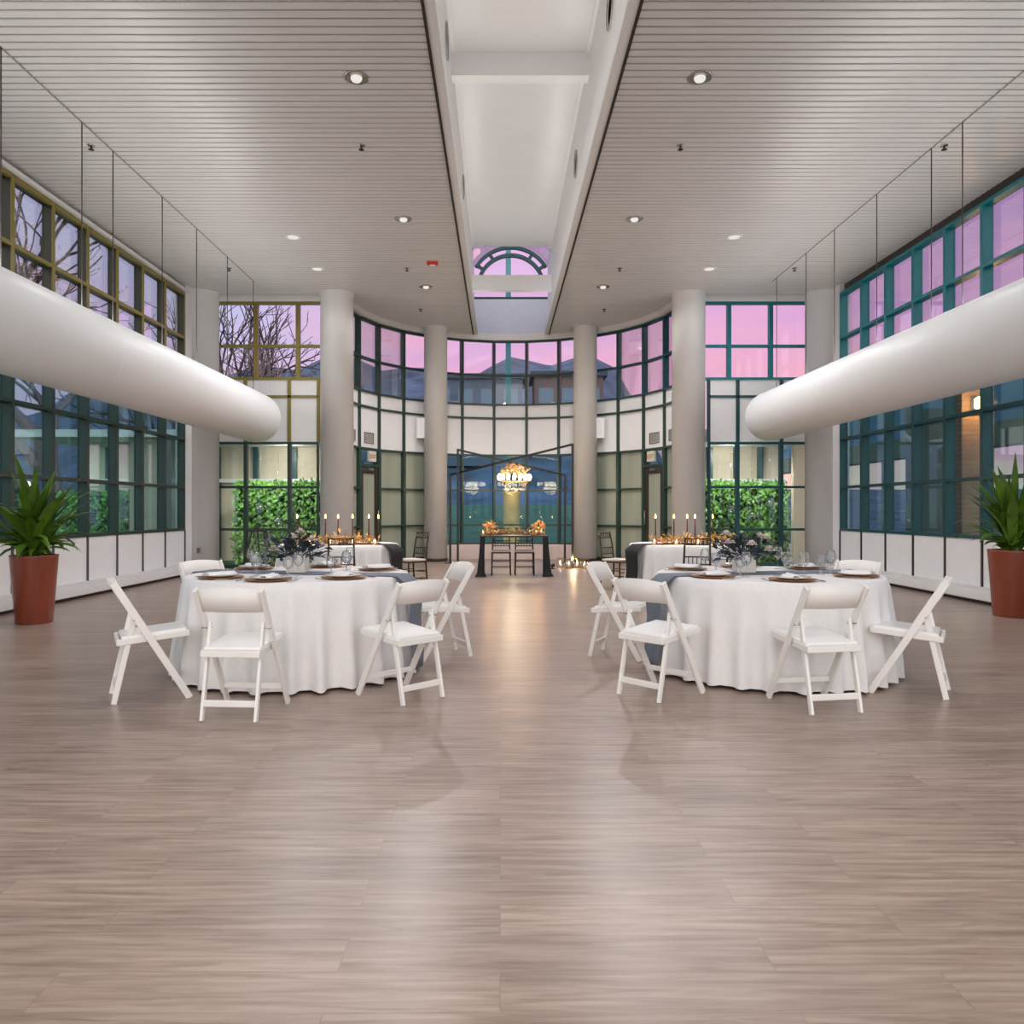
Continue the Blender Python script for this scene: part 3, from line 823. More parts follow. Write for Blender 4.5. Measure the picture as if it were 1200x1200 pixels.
# ------------------------------------------------------------------ candles, garlands
def taper():
    e = empty('taper_candle'); tag(e, 'x', 'candle', 'burgundy taper candles')
    MB().lathe([(.035, 0), (.035, .006), (.008, .015), (.007, .08), (.016, .095), (.016, .11)], 16).build('candle_holder', M['brass'], e)
    MB().lathe([(.0105, .1), (.009, .37), (.003, .375)], 12).build('wax', M['wax'], e)
    MB().lathe([(.001, .376), (.011, .392), (.009, .41), (.0005, .445)], 10).build('flame', M['flame'], e)
    return e
def votive():
    e = empty('votive_candle'); tag(e, 'x', 'candle', 'glass votive candles')
    MB().lathe([(.03, 0), (.036, .07), (.033, .07), (.028, .006), (.001, .006)], 16).build('glass_cup', M['glass_ware'], e)
    MB().lathe([(.026, .007), (.029, .03), (.001, .03)], 14).build('wax', M['wax_white'], e)
    MB().lathe([(.001, .032), (.013, .048), (.0005, .085)], 8).build('flame', M['flame'], e)
    return e
PT = Proto(taper()); PV = Proto(votive())
ords = ['first', 'second', 'third', 'fourth', 'fifth', 'sixth', 'seventh']
def garland(pts, n, seed, lab, r=.09, z=TH, fm=None):
    rnd = random.Random(seed); e = empty('flower_garland', (0, 0, 0)); tag(e, lab, 'garland', 'flower garlands')
    m = MB(); bl = MB()
    def pos(t):
        q = t*(len(pts)-1); i = min(int(q), len(pts)-2); f = q-i
        return Vector(pts[i]).lerp(Vector(pts[i+1]), f)
    for k in range(n):
        p = pos(rnd.random()); 
        b = p+Vector((rnd.gauss(0, r*.45), rnd.gauss(0, r*.45), abs(rnd.gauss(0, r*.45))+.006))
        d = Vector((rnd.uniform(-1, 1), rnd.uniform(-1, 1), rnd.uniform(-.1, .9))).normalized()
        m.leaf(b, b+d*rnd.uniform(.05, .09), rnd.uniform(.018, .03), (rnd.uniform(-.4, .4), rnd.uniform(-.4, .4), 1), .1)
    m.build('foliage', M['garland'], e)
    for k in range(max(3, n//20)):
        p = pos((k+.5)/max(3, n//20)); b = p+Vector((rnd.uniform(-r*.5, r*.5), rnd.uniform(-r*.5, r*.5), .035))
        blossom(b, rnd.uniform(.03, .045), seed+k).build('blossom', M['blush' if k % 2 else 'rose'], e)
for (cx, sgn, xs, tn) in ((-2.43, -1, (-3.08, -2.66, -2.45, -2.24, -2.0, -1.84), 'left rear table'), (2.85, 1, (2.36, 2.65, 2.83, 2.96, 3.24), 'right rear table')):
    s2 = -sgn
    aisle = cx+s2*.98
    garland([(cx-s2*.66, 11.45, TH+.004), (cx, 11.3, TH+.004), (cx+s2*.56, 11.28, TH+.004)], 520, 20+sgn, 'cream and blush flower garland lying along the %s' % tn, .12)
    for i, x in enumerate(xs):
        PT.put((x, 11.66+.05*math.sin(i*2.1), TH), 0, '%s lit burgundy taper candle from the left on the %s' % (ords[i], tn))
    for i in range(5):
        PV.put((cx-.62+.31*i, 11.08-.06*math.sin(i*PI/4)+.02, TH), 0, '%s small lit glass votive from the left, front of the %s' % (ords[i], tn))

# sweetheart table
YS = 14.6
e = empty('sweetheart_table', (.265, YS+.3, 0)); tag(e, 'small black draped table with flowers and candles before the bay', 'table')
MB().box(-.66, .66, -.3, .3, .755, .785).build('tabletop', M['dark_wood'], e, bevel=.005)
for s in (-1, 1):
    for yy in (-.25, .25): MB().bar((s*.6, yy, 0), (s*.6, yy, .757), .045, .045).build('leg', M['black'], e, bevel=.003)
for s in (-1, 1):
    m = MB(); vs = []; n = 14; rows = 10
    for j in range(rows+1):
        t = j/rows; wid = .04+.03*t**2+(.03 if j == rows else 0)
        for k in range(n):
            a = 2*PI*k/n; rr = 1+.25*math.cos(5*a)
            vs.append((s*(.60+.04*t)+wid*math.cos(a)*rr, -.27+wid*.8*math.sin(a)*rr, .765*(1-t)+.004))
    fs = [(j*n+k, (j+1)*n+k, (j+1)*n+(k+1) % n, j*n+(k+1) % n) for j in range(rows) for k in range(n)]
    m.add(vs, fs, True); d = m.build('draped_cloth', M['black_cloth'], e)
d = None
garland([(-.3, YS+.14, .79), (.26, YS+.1, .79), (.83, YS+.14, .79)], 420, 31, 'greenery and blossom garland along the front of the sweetheart table', .1, .79)
for i, x in enumerate((-.33, -.22, -.10, .58, .70, .80)):
    PV.put((x, YS+.33+.05*(i % 2), .79), 0, '%s lit votive from the left on the sweetheart table' % ords[i])
for i, (x, tn) in enumerate(((-.2, 'left'), (.76, 'right'))):
    m = empty('flower_arrangement', (x, YS+.42, .79)); tag(m, 'small loose blossom arrangement on the %s end of the sweetheart table' % tn, 'flowers', 'sweetheart table flowers')
    MB().lathe([(.04, 0), (.055, .05), (.045, .1), (.04, .1), (.05, .05), (.03, .01), (.001, .01)], 16).build('vase', M['brass'], m)
    rnd = random.Random(50+i); f = MB()
    for _ in range(70):
        dd = Vector((rnd.uniform(-1, 1), rnd.uniform(-1, 1), rnd.uniform(.1, 1.4))).normalized()
        b = Vector((0, 0, .09))+dd*rnd.uniform(.05, .17); f.leaf(b, b+dd*.06, .025, (rnd.uniform(-1, 1), rnd.uniform(-1, 1), .5), .1)
    f.build('foliage', M['garland'], m)
    for j in range(4):
        dd = Vector((rnd.uniform(-1, 1), rnd.uniform(-1, .2), rnd.uniform(.5, 1.2))).normalized()
        blossom(Vector((0, 0, .1))+dd*.12, .045, j).build('blossom', M['blush'], m)

# ------------------------------------------------------------------ canopy frames
def canopy(a, za, b, zb, lab):
    a = Vector(a); b = Vector(b); e = empty('canopy_frame', (a.x, a.y, 0)); tag(e, lab, 'canopy frame', 'crossed black canopy frames')
    d = b-a
    MB().bar((0, 0, 0), (0, 0, za), .05, .05).build('post', M['black'], e)
    MB().bar((d.x, d.y, 0), (d.x, d.y, zb), .05, .05).build('post', M['black'], e)
    MB().bar((0, 0, za-.02), (d.x, d.y, zb-.02), .045, .045).build('crossbar', M['black'], e)
    for p in ((0, 0), (d.x, d.y)): MB().box(p[0]-.12, p[0]+.12, p[1]-.12, p[1]+.12, 0, .012).build('base_plate', M['black'], e)
canopy((-1.0, 18.2, 0), 2.72, (1.565, 18.55, 0), 2.13, 'black metal canopy frame, tall at its left post, short at right')
canopy((-1.19, 18.35, 0), 2.13, (1.60, 16.95, 0), 2.74, 'black metal canopy frame, short at its left post, tall at right')
# chandelier hung from the crossing
cx, cy, cz = .33, 17.72, 1.93
e = empty('chandelier', (cx, cy, cz)); tag(e, 'glowing warm chandelier wreathed in foliage, hung from the canopy frames', 'chandelier')
m = MB(); n = 32
m.tube([(.34*math.cos(2*PI*k/n), .34*math.sin(2*PI*k/n), 0) for k in range(n+1)], .012, 6, False)
m.tube([(.2*math.cos(2*PI*k/n), .2*math.sin(2*PI*k/n), -.16) for k in range(n+1)], .01, 6, False)
for k in range(4): 
    a = PI/2*k+.4; m.tube([(.34*math.cos(a), .34*math.sin(a), 0), (.2*math.cos(a), .2*math.sin(a), -.16), (0, 0, -.2)], .007, 6)
m.build('ring', M['brass'], e)
MB().tube([(0, 0, -.2), (0, 0, .45)], .009, 6).build('hanging_rod', M['black'], e)
m = MB()
for k in range(3): a = 2*PI*k/3; m.tube([(.34*math.cos(a), .34*math.sin(a), 0), (0, 0, .4)], .004, 5)
m.build('cable', M['black'], e)
for k in range(16):
    a = 2*PI*k/16; x, y = .36*math.cos(a), .36*math.sin(a)
    b = MB().lathe([(.008, 0), (.03, .04), (.036, .08), (.022, .12), (.001, .14)], 12, (x, y, .03)).build('bulb', M['bulb'], e)
    MB().lathe([(.02, 0), (.022, .012), (.01, .035)], 10, (x, y, -.002)).build('socket', M['brass'], b)
rnd = random.Random(3)
for k in range(6):
    a = 2*PI*k/6+.3; x, y = .22*math.cos(a), .22*math.sin(a)
    MB().lathe([(.001, 0), (.035, .01), (.045, .05), (.04, .05), (.001, .02)], 12, (x, y, -.22)).build('glass_cup', M['porcelain'], e)
m = MB()
for _ in range(240):
    a = rnd.uniform(0, 2*PI); r = rnd.uniform(.02, .34); z = .34-r*.5+rnd.uniform(-.08, .1)
    d = Vector((rnd.uniform(-1, 1), rnd.uniform(-1, 1), rnd.uniform(-.5, 1))).normalized()
    b = Vector((r*math.cos(a), r*math.sin(a), z)); m.leaf(b, b+d*.08, .035, (rnd.uniform(-1, 1), rnd.uniform(-1, 1), 1), .1)
m.build('foliage', M['garland'], e)
for k in range(7):
    a = 2*PI*k/7; r = .17; blossom((r*math.cos(a), r*math.sin(a), .32+.05*(k % 2)), .06, k).build('blossom', M['blush'], e)
# floor lanterns by the canopy
def lantern():
    e = empty('floor_lantern'); tag(e, 'x', 'lantern', 'glowing glass lanterns on the floor')
    m = MB().box(-.07, .07, -.07, .07, 0, .015)
    for sx in (-1, 1):
        for sy in (-1, 1): m.box(sx*.065-.004, sx*.065+.004, sy*.065-.004, sy*.065+.004, .015, .2)
    m.box(-.07, .07, -.07, -.06, .195, .205).box(-.07, .07, .06, .07, .195, .205).box(-.07, -.06, -.07, .07, .195, .205).box(.06, .07, -.07, .07, .195, .205)
    m.build('lantern_frame', M['brass'], e)
    MB().box(-.06, .06, -.06, .06, .016, .19).build('glass_box', M['glass_ware'], e)
    MB().lathe([(.03, .016), (.03, .09), (.001, .09)], 14).build('pillar_candle', M['wax_white'], e)
    MB().lathe([(.001, .092), (.013, .11), (.001, .15)], 10).build('flame', M['bulb'], e)
    return e
P = Proto(lantern())
for i, (x, y) in enumerate(((1.33, 17.0), (1.5, 16.75), (1.70, 16.95), (1.84, 16.72))):
    P.put((x, y, 0), .3*i, '%s brass glass lantern from the left by the canopy post' % ords[i])
for i, (x, y, lab) in enumerate(((1.13, 16.6, 'small black floor uplight between sweetheart table and lanterns'), (2.02, 16.9, 'small black floor uplight beside the rear right column'))):
    o = empty('floor_uplight', (x, y, 0)); tag(o, lab, 'uplight', 'small black uplights')
    MB().lathe([(.06, 0), (.06, .012), (.02, .02), (.02, .04)], 16).build('base', M['black'], o)
    MB().tube([(-.03, 0, .06), (.05, 0, .09)], [.03, .04], 14).build('lamp_head', M['black'], o)
m = MB(); rnd = random.Random(5)
for k in range(60):
    b = Vector((rnd.gauss(0, .12), rnd.gauss(0, .06), abs(rnd.gauss(0, .02))+.004)); d = Vector((rnd.uniform(-1, 1), rnd.uniform(-1, 1), rnd.uniform(0, .5))).normalized()
    m.leaf(b, b+d*.08, .035, (0, 0, 1), .1)
o = m.build('floor_posy', M['blush']); o.location = (-.82, 17.6, 0); tag(o, 'low posy of dried petals on the floor by the left canopy post', 'flowers')

# easel sign behind left table
e = empty('easel_sign', (-4.5, 14.2, 0), D(8)); tag(e, 'black framed clear sign on an easel behind the left front table', 'sign')
m = MB()
m.bar((-.22, 0, .3), (-.19, .1, .88), .03, .03).bar((.24, 0, .3), (.16, .1, .88), .03, .03).bar((-.23, 0, .3), (.25, 0, .3), .03, .03).bar((-.2, .1, .88), (.17, .1, .88), .03, .03)
m.build('sign_frame', M['black'], e)
MB().add([(-.21, 0, .31), (.23, 0, .31), (.155, .098, .87), (-.185, .098, .87)], [(0, 1, 2, 3)]).build('clear_panel', M['glass_ware'], e)
for a, b in (((-.26, 0, 0), (-.1, .12, .93)), ((.27, 0, 0), (.1, .12, .93)), ((0, .42, 0), (0, .12, .93))):
    MB().bar(a, b, .022, .022).build('leg', M['black'], e)

# ------------------------------------------------------------------ potted plants
def potted(x, y, lab, seed, rt=.245, rb=.185, h=.77, n=95, up=.5):
    rnd = random.Random(seed); e = empty('potted_plant', (x, y, 0)); tag(e, lab, 'plant', 'potted plants along the windows')
    MB().lathe([(rb, 0), (rb+.004, .01), (rt, h-.02), (rt+.004, h), (rt-.02, h), (rt-.03, h-.08)], 10 if False else 40).build('planter', M['pot'], e)
    MB().lathe([(rt-.03, h-.085), (.001, h-.06)], 24).build('soil', M['soil'], e)
    m = MB()
    for k in range(n):
        a = rnd.uniform(0, 2*PI); lean = rnd.uniform(.05, 1.0)*1.4
        L = rnd.uniform(.65, 1.08)*(1 if lean < .95 else .75)
        if rnd.random() < .35: L *= .65
        w = rnd.uniform(.065, .1)
        h0 = h-.06+rnd.uniform(0, .22)*(1-lean/1.6)
        p = Vector((rnd.gauss(0, .035), rnd.gauss(0, .035), h0)); pts = [p.copy()]
        th = lean*.45; seg = 7
        droop = (lean*.55+.12)*rnd.uniform(.7, 1.3)
        for s in range(seg):
            d = Vector((math.cos(a)*math.sin(th), math.sin(a)*math.sin(th), math.cos(th)))
            p = p+d*L/seg; pts.append(p.copy()); th += droop*2.0/seg*(1+.5*s/seg)
        sd = Vector((-math.sin(a), math.cos(a), 0)); vs = []
        tw = rnd.uniform(-.5, .5)
        for s, q in enumerate(pts):
            t = s/seg; ww = w*.5*(.45+.75*math.sin(PI*min(1, .12+t*.62)))*(1 if t < .62 else max(.04, 1-((t-.62)/.38)**1.6))
            dd = (pts[min(s+1, seg)]-pts[max(s-1, 0)]).normalized(); nr = sd.cross(dd).normalized()
            s2 = (sd*math.cos(tw*t)+nr*math.sin(tw*t))
            vs += [q-s2*ww+nr*ww*.3, q, q+s2*ww+nr*ww*.3]
        m.add(vs, [f for s in range(seg) for f in ((s*3, s*3+1, s*3+4, s*3+3), (s*3+1, s*3+2, s*3+5, s*3+4))], True)
    m.build('foliage', M['leaf'], e)
    m = MB()
    for k in range(5):
        a = 2*PI*k/5; m.tube([(.05*math.cos(a), .05*math.sin(a), h-.08), (.05*math.cos(a)*1.3, .05*math.sin(a)*1.3, h+.16)], [.018, .012], 8)
    m.build('stem', M['bark_pale'], e)
potted(-5.29, 8.72, 'strap-leaved green plant in a terracotta planter by the left windows', 11)
potted(6.17, 9.25, 'strap-leaved green plant in a terracotta planter by the right windows', 16, .26, .2, .8)

# ------------------------------------------------------------------ outside
def h_ridge(a):
    def ss(e0, e1, v): t = max(0, min(1, (v-e0)/(e1-e0))); return t*t*(3-2*t)
    h = .182+.010*math.sin(a*22)+.008*math.sin(a*57+1)
    return h*(1-ss(.15, .24, a))*(1-.35*ss(-.4, -.7, a))+.034*ss(.15, .24, a)
m = MB(); NX, NY = 120, 40; vs = []
rnd = random.Random(2)
for j in range(NY+1):
    Y = 48+j*2.6
    for i in range(NX+1):
        a = -1.5+3.3*i/NX; t = max(0, min(1, (Y-50)/85)); t2 = t*t*(3-2*t)
        vs.append((a*Y, Y, h_ridge(a)*140*t2*(1+rnd.uniform(-.012, .012))-.05))
m.add(vs, [(j*(NX+1)+i, j*(NX+1)+i+1, (j+1)*(NX+1)+i+1, (j+1)*(NX+1)+i) for j in range(NY) for i in range(NX)], True)
struct(m.build('hills', M['hill']))
struct(MB().box(-160, 160, YB-20, 60, -.3, -.08).build('lawn', M['lawn']))
struct(MB().box(7.3, 14, 0, 30, -.1, -.03).build('pavement', M['paving']))
m = MB(); vs = []
for j in range(13):
    Y = 23+j*3.2
    for i in range(41):
        a = -.9+1.2*i/40; t = max(0, min(1, (Y-25)/35)); tr = max(0, min(1, (a-.16)/.1)); tr = tr*tr*(3-2*tr)
        vs.append((a*Y, Y, -.085+1.75*t*(1-tr)))
m.add(vs, [(j*41+i, j*41+i+1, (j+1)*41+i+1, (j+1)*41+i) for j in range(12) for i in range(40)], True)
struct(m.build('lawn_terrain', M['lawn']))

def tree(x, y, h, seed, lab, m_=None, leaves=0, spread=.55):
    rnd = random.Random(seed); e = empty('bare_tree', (x, y, -.1)); tag(e, lab, 'tree', 'bare trees outside the windows')
    m = MB(); tips = []
    def br(p, d, L, r, lv):
        pts = [p.copy()]; q = p.copy(); dd = d.copy()
        for s in range(3):
            dd = (dd+Vector((rnd.gauss(0, .12), rnd.gauss(0, .12), rnd.gauss(.04, .06)))).normalized(); q = q+dd*L/3; pts.append(q.copy())
        m.tube(pts, [r, r*.9, r*.8, r*.68], 6 if lv < 2 else 3, False)
        if lv >= 6: tips.append(q); return
        for k in range(2 if lv > 3 else rnd.choice((2, 3))):
            ax = Vector((rnd.uniform(-1, 1), rnd.uniform(-1, 1), rnd.uniform(-.3, .3))).cross(dd).normalized()
            nd = (dd*math.cos(spread*rnd.uniform(.5, 1.2))+ax*math.sin(spread*rnd.uniform(.5, 1.2))).normalized()
            br(pts[-1] if k == 0 else pts[rnd.choice((2, 3))], nd, L*rnd.uniform(.68, .88), r*.64, lv+1)
    br(Vector((0, 0, 0)), Vector((0, 0, 1)), h*.26, h*.02, 0)
    m.build('branches', m_ or M['bark'], e)
    if leaves:
        f = MB()
        for _ in range(leaves):
            b = rnd.choice(tips)+Vector((rnd.gauss(0, .3), rnd.gauss(0, .3), rnd.gauss(0, .3)))
            f.leaf(b, b+Vector((rnd.uniform(-1, 1), rnd.uniform(-1, 1), rnd.uniform(-1, 1)))*.12, .1, (rnd.uniform(-1, 1), 1, .2), .1, 1)
        f.build('leaves', M['autumn'], e)
trees = [(-9.0, 26, 9.5, 0, 'bare branching tree behind the rear left windows, nearest'), (-7.9, 35, 12, 0, 'taller bare tree behind the rear left windows, farther'), (-14.0, 40, 15, 0, 'far bare tree behind the rear left windows, toward the side wall'),
         (-12.5, 22, 14, 0, 'bare tree outside the left wall windows, closest to the rear corner'), (-17.5, 28, 17, 420, 'bare tree with orange leaf clusters outside the left wall windows'),
         (-14.0, 17.0, 14, 0, 'bare tree outside the middle of the left wall windows'), (-20, 24, 19, 0, 'tall bare tree farther out beyond the left wall windows'), (-10.5, 12.8, 11, 0, 'bare tree close to the left wall windows, behind the plant'),
         (-11.5, 31, 11, 0, 'bare tree between the rear left corner column and the hillside')]
for i, (x, y, h, lv, lab) in enumerate(trees): tree(x, y, h, 60+i*7, lab, M['bark' if i % 3 else 'bark_pale'], lv)

# ivy walls
def ivy(x0, x1, y, z0, z1, lab, seed, n=2600, depth=.35, rz=0):
    rnd = random.Random(seed); e = empty('ivy_hedge', ((x0+x1)/2, y, 0), rz); tag(e, lab, 'hedge', 'lit ivy hedges outside')
    w = (x1-x0)/2
    MB().box(-w, w, 0, depth, z0, z1-.05).build('hedge_core', M['leaf2'], e)
    m = MB()
    for _ in range(n):
        b = Vector((rnd.uniform(-w, w), -.02-abs(rnd.gauss(0, .1)), rnd.uniform(z0, z1)))
        if rnd.random() < .12: b = Vector((rnd.uniform(-w, w), rnd.uniform(0, depth), z1+rnd.uniform(-.05, .08)))
        d = Vector((rnd.gauss(0, .6), -.3, rnd.gauss(-.5, .6))).normalized()
        m.leaf(b, b+d*rnd.uniform(.07, .13), rnd.uniform(.05, .09), (rnd.gauss(0, .4), -1, rnd.uniform(0, .8)), .12, 2)
    m.build('leaves', M['ivy'], e)
ivy(-6.55, -4.4, 19.0, 0, 1.92, 'floodlit green ivy hedge outside the rear left windows', 1)
ivy(4.75, 7.1, 19.0, 0, 1.92, 'floodlit green ivy hedge outside the rear right windows', 2)
ivy(-12.4, -9.4, 19.8, 0, 1.7, 'green hedge outside the left wall windows', 3, 2200, .5)
for sgn, tn, x0, x1 in ((-1, 'left', -11.2, -3.9), (1, 'right', 4.4, 7.6)):
    e = empty('courtyard_building', (0, 0, 0)); tag(e, 'beige covered walkway building beyond the rear %s windows' % tn, 'building', 'courtyard walkways')
    MB().box(x0, x1, 20.6, 20.9, -.08, 3.3).build('facade', M['beige'], e)
    MB().box(x0, x1, 17.6, 20.6, 2.95, 3.12).build('canopy_roof', M['canopy'], e)
    MB().box(x0, x1, 20.45, 20.6, 2.0, 2.1).build('ledge', M['canopy'], e)
    for k, xx in enumerate((.18, .38, .6, .8) if sgn > 0 else (.1, .3, .5, .64, .78, .9)):
        x = x0+(x1-x0)*xx; MB().box(x-.07, x+.07, 20.5, 20.6, 0, 2.95).build('mullion', M['dteal'], e)
    for xx in (.34,):
        x = (-9.6+5.7*xx) if sgn < 0 else (x1-(x1-x0)*xx)
        MB().box(x-.04, x+.04, 17.75, 17.83, 0, 2.95).build('post', M['dteal'], e)
        MB().box(x-1.0 if sgn < 0 else x+.35, x-.35 if sgn < 0 else x+1.0, 17.95, 18.1, 0, 2.95).build('pier', M['beige'], e)
e = empty('walkway_fascia', (11.6, 24, 3.3)); tag(e, 'blue grey metal roof edge above the olive walkway beam, right windows', 'fascia', kind='thing')
MB().box(-.1, 1.2, -14, 14, 0, 1.95).build('roof_cladding', M['bluemetal'], e)
# clear globes hung before the ivy
def orb():
    e = empty('glass_orb'); tag(e, 'x', 'glass orb', 'clear glass orbs before the ivy')
    MB().lathe([(.115*math.sin(PI*k/12)+.0001, -.115*math.cos(PI*k/12)) for k in range(13)], 20).build('globe', M['orb'], e)
    MB().tube([(0, 0, .11), (0, 0, 2.95-1.25)], .004, 5).build('cord', M['steel'], e)
    return e
P = Proto(orb())
for x, z, lab in ((305, 596, 'clear glass orb before the left ivy, leftmost of three'), (326, 611, 'clear glass orb before the left ivy, lowest of three'), (341, 598, 'clear glass orb before the left ivy, rightmost of three'),
                  (857, 597, 'clear glass orb before the right ivy, leftmost of three'), (881, 605, 'clear glass orb before the right ivy, lowest of three'), (902, 590, 'clear glass orb before the right ivy, highest of three')):
    Y = 18.6; P.put(((x-586)*Y/900, Y, CH-(z-597)*Y/900), 0, lab)

# right exterior
def wall_lamp(x, y, z, rz, lab):
    e = empty('wall_lamp', (x, y, z), rz); tag(e, lab, 'lamp')
    MB().box(-.12, .12, 0, .05, -.1, .3).build('back_plate', M['bronze'], e)
    MB().lathe([(.06, 0), (.11, .05), (.11, .22), (.05, .27)], 16, (0, -.12, 0)).build('lamp_glass', M['lamp_on'], e)
    return e
MB_p = MB().box(-.33, .33, -.33, .33, -.1, 4.7).build('brick_pillar', M['brick']); MB_p.location = (9.75, 16.0, 0)
tag(MB_p, 'orange lit brick pillar outside the right windows', 'pillar', kind='thing')
wall_lamp(9.72, 15.66, 3.30, 0, 'bright warm lamp on the brick pillar outside the right windows')
o = MB().box(-.4, .4, -.2, .2, -.1, 3.6).build('rendered_pillar', M['greywall']); o.location = (9.9, 17.8, 0)
tag(o, 'dull grey rendered pillar outside, left of the brick one', 'pillar', kind='thing')
o = MB().box(-.25, .25, -14, 14, 0, .55).build('walkway_beam', M['fascia']); o.location = (11.6, 24, 2.75); tag(o, 'long olive green beam of the walkway outside the right windows', 'beam', kind='thing')
for k in range(3):
    c = MB().box(-.12, .12, -.12, .12, -.1, 2.75).build('walkway_post', M['fascia']); c.location = (11.6, 13.5+k*9.5, 0)
    tag(c, '%s post from the camera under the olive walkway beam' % ords[k], 'post', 'walkway posts', kind='thing')

# behind the bay
e = empty('garden_pillar', (.33, 22.5, -.08)); tag(e, 'cream stone garden pillar standing outside behind the sweetheart table', 'pillar', kind='thing')
MB().lathe([(.32, 0), (.32, .12), (.23, .16), (.235, 1.0), (.25, 1.8), (.29, 1.88), (.29, 1.95), (.001, 1.95)], 32).build('shaft', M['stone'], e)
e = empty('steel_mast', (.25, 23.3, -.08)); tag(e, 'tall teal steel mast standing just outside the bay', 'mast')
MB().box(-.08, .08, -.08, .08, 0, 9.4).build('pole', M['teal'], e)
def house(x, y, z, w, h, m_, lab, nw, seed):
    e = empty('hillside_house', (x, y, z)); tag(e, lab, 'house', 'hillside buildings')
    MB().box(-w/2, w/2, 0, 6, -5, h).build('facade', m_, e)
    MB().box(-w/2-.4, w/2+.4, -.4, 6.4, h, h+.5).build('flat_roof', M['house_roof'], e)
    for k in range(nw):
        xx = -w/2+(k+.5)*w/nw; MB().box(xx-.32*w/nw, xx+.32*w/nw, -.06, .02, h*.3, h*.72).build('window', M['house_win'], e)
    return e
house(-2.3, 76, 10.6, 9, 3.6, M['house'], 'blue grey flat-roofed building on the hillside, left of the mast', 4, 1)
house(7.0, 78, 10.6, 7, 4.2, M['house2'], 'brown grey building on the hillside, right of the mast', 3, 2)
o = MB().lathe([(.001, 0), (.13, .1), (.13, .2), (.001, .3)], 12).build('garden_lamp', M['lamp_on'], None); o.location = (.45, 75, 11.4); tag(o, 'small bright lamp at the foot of the hillside building', 'lamp')

# ------------------------------------------------------------------ lights
def light(kind, name, loc, power, col=(1, 1, 1), rot=(0, 0, 0), **kw):
    l = bpy.data.lights.new(name, kind); l.energy = power; l.color = col
    for k, v in kw.items(): setattr(l, k, v)
    o = bpy.data.objects.new(name, l); COL.objects.link(o); o.location = loc; o.rotation_euler = rot
    return o
for x, y in dls:
    light('SPOT', 'downlight_beam', (x, y, CEIL-.06), (15 if y < 5 else 60) if y < 10 else 250, (.97, .98, 1), spot_size=D(165), spot_blend=.6, shadow_soft_size=.06)
for x in (-3.45, 3.93):
    for y in (4.5, 8.5, 12.8, 14.5):
        light('SPOT', 'disc_beam', (x, y, CEIL-.04), (15 if y < 5 else 70) if y < 10 else (120 if y < 14 else 75), (.97, .98, 1), spot_size=D(168), spot_blend=.5, shadow_soft_size=.1)
# added fill lights, no fixtures, above the ducts and in the skylight well
for x, z in ((-4.9, 3.64), (5.42, 3.66)):
    light('AREA', 'duct_fill_light', (x, 8.5, z), 125, (1, .97, .95), (PI, D(28) if x < 0 else -D(28), 0), shape='RECTANGLE', size=.25, size_y=13)
for x in (SK0+.07, SK1-.07):
    light('AREA', 'well_fill_light', (x, 10.5, 5.95), 40, (1, .99, .98), (PI, 0, 0), shape='RECTANGLE', size=.08, size_y=17)
light('POINT', 'chandelier_glow', (cx, cy, cz-.02), 40, (1, .76, .5), shadow_soft_size=.2)
for x in (-2.85, -2.4, -1.95, 2.4, 2.85, 3.3):
    light('POINT', 'candle_glow', (x, 11.1, .99), 3.2, (1, .5, .16), shadow_soft_size=.04)
light('POINT', 'candle_glow', (-.2, 14.75, 1.02), 5, (1, .5, .16), shadow_soft_size=.05)
light('POINT', 'candle_glow', (.72, 14.75, 1.02), 5, (1, .5, .16), shadow_soft_size=.05)
light('POINT', 'lantern_glow', (1.6, 16.85, .2), 8, (1, .7, .35), shadow_soft_size=.05)
for x in (-5.5, 5.95):
    light('SPOT', 'ivy_floodlight', (x, 17.7, 2.9), 210, (1, 1, .9), (D(35), 0, 0), spot_size=D(130), spot_blend=.8, shadow_soft_size=.1)
    light('POINT', 'walkway_lamp', (x, 19.6, 2.75), 26, (1, .97, .88), shadow_soft_size=.1)
light('SPOT', 'hedge_floodlight', (-10.9, 18.2, 2.6), 110, (.85, 1, .9), (D(50), 0, 0), spot_size=D(120), spot_blend=.8, shadow_soft_size=.1)
light('POINT', 'pillar_glow', (9.72, 15.25, 3.4), 60, (1, .55, .2), shadow_soft_size=.08)
light('POINT', 'garden_glow', (.33, 21.6, 2.0), 26, (1, .62, .3), shadow_soft_size=.08)

# ------------------------------------------------------------------ world
w = bpy.data.worlds.new('dusk'); scene.world = w; w.use_nodes = True
nt = w.node_tree; L = nt.links.new; N = nt.nodes.new
bg = nt.nodes['Background']
tc = N('ShaderNodeTexCoord'); sx = N('ShaderNodeSeparateXYZ'); L(tc.outputs['Generated'], sx.inputs[0])
def ramp(src, stops):
    r = N('ShaderNodeValToRGB'); e = r.color_ramp.elements
    while len(e) < len(stops): e.new(.5)
    for k, (p, c) in enumerate(stops): e[k].position = p; e[k].color = lin(c)+(1,)
    L(src, r.inputs[0]); return r.outputs[0]
def math_(op, a, b=None, clamp=False):
    n = N('ShaderNodeMath'); n.operation = op; n.use_clamp = clamp
    for i, v in enumerate((a, b)):
        if v is None: continue
        if isinstance(v, (int, float)): n.inputs[i].default_value = v
        else: L(v, n.inputs[i])
    return n.outputs[0]
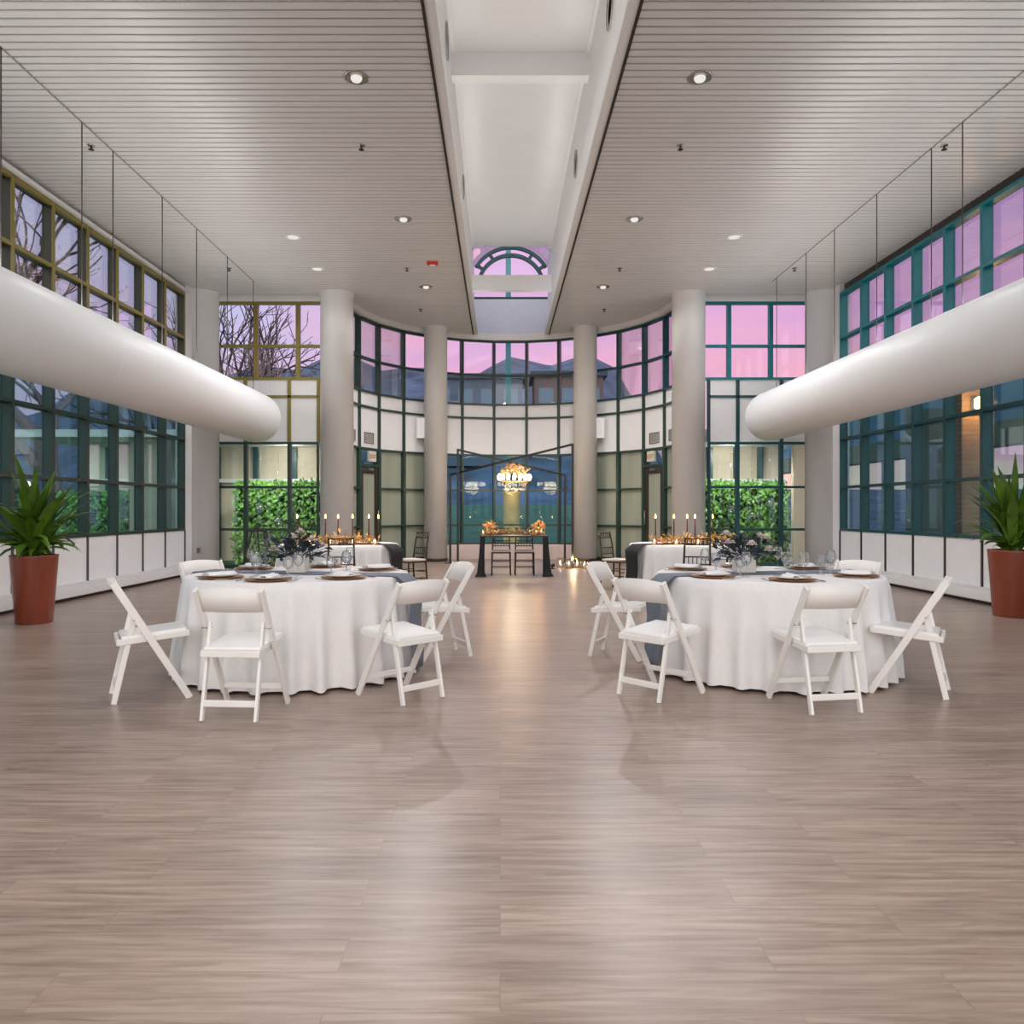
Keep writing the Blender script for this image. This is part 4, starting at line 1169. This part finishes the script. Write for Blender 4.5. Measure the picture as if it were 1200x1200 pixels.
# soft cloud streaks bend the height used for the colour
mp = N('ShaderNodeMapping'); mp.inputs['Scale'].default_value = (3, 3, 14); L(tc.outputs['Generated'], mp.inputs[0])
nz = N('ShaderNodeTexNoise'); nz.inputs['Scale'].default_value = 1.6; nz.inputs['Detail'].default_value = 5; L(mp.outputs[0], nz.inputs['Vector'])
dz = math_('MULTIPLY', math_('SUBTRACT', nz.outputs['Fac'], .5), .34)
zz = math_('ADD', sx.outputs['Z'], dz)
rear = ramp(zz, [(0, (250, 190, 170)), (.08, (250, 180, 196)), (.18, (240, 180, 214)), (.28, (222, 176, 222)), (.55, (200, 182, 228)), (1, (214, 210, 230))])
left = ramp(zz, [(0, (240, 204, 220)), (.15, (220, 196, 232)), (.3, (196, 200, 238)), (.6, (170, 190, 236)), (1, (200, 200, 230))])
right = ramp(zz, [(0, (255, 226, 200)), (.06, (252, 184, 196)), (.2, (236, 176, 220)), (.36, (196, 154, 216)), (.6, (150, 128, 200)), (1, (210, 206, 230))])
fl = math_('MULTIPLY', math_('SUBTRACT', math_('MULTIPLY', sx.outputs['X'], -1), .1), 5, True)
fr = math_('MULTIPLY', math_('SUBTRACT', sx.outputs['X'], .2), 5, True)
def mixc(f, a, b):
    n = N('ShaderNodeMix'); n.data_type = 'RGBA'; L(f, n.inputs['Factor']) if not isinstance(f, float) else None
    L(a, n.inputs['A']); L(b, n.inputs['B']); return n.outputs['Result']
c = mixc(fl, rear, left); c = mixc(fr, c, right)
# sky behind the camera, made pale and brighter as added fill for the room
pale = ramp(zz, [(0, (244, 240, 238)), (1, (244, 240, 240))])
fb = math_('MULTIPLY', math_('SUBTRACT', math_('MULTIPLY', sx.outputs['Y'], -1), .05), 4, True)
c = mixc(fb, c, pale)
L(c, bg.inputs[0])
st = math_('ADD', math_('MULTIPLY', fb, 1.0), 1.0)
L(st, bg.inputs[1])

# ------------------------------------------------------------------ camera
cam = bpy.data.cameras.new('camera'); co = bpy.data.objects.new('camera', cam); COL.objects.link(co)
co.location = (0, 0, CH); co.rotation_euler = (PI/2, 0, 0)
cam.sensor_width = 36; cam.lens = 36*900/1200; cam.shift_x = 14/1200; cam.shift_y = -3/1200
cam.clip_end = 600; cam.clip_start = .05
scene.camera = co
vs_ = scene.view_settings; scene.display_settings.display_device = 'sRGB'
vs_.view_transform = 'Standard'; vs_.look = 'None'; vs_.gamma = 1; vs_.exposure = .17; vs_.use_curve_mapping = False
scene.cycles.max_bounces = 10; scene.cycles.transparent_max_bounces = 24
scene.cycles.sample_clamp_indirect = 4
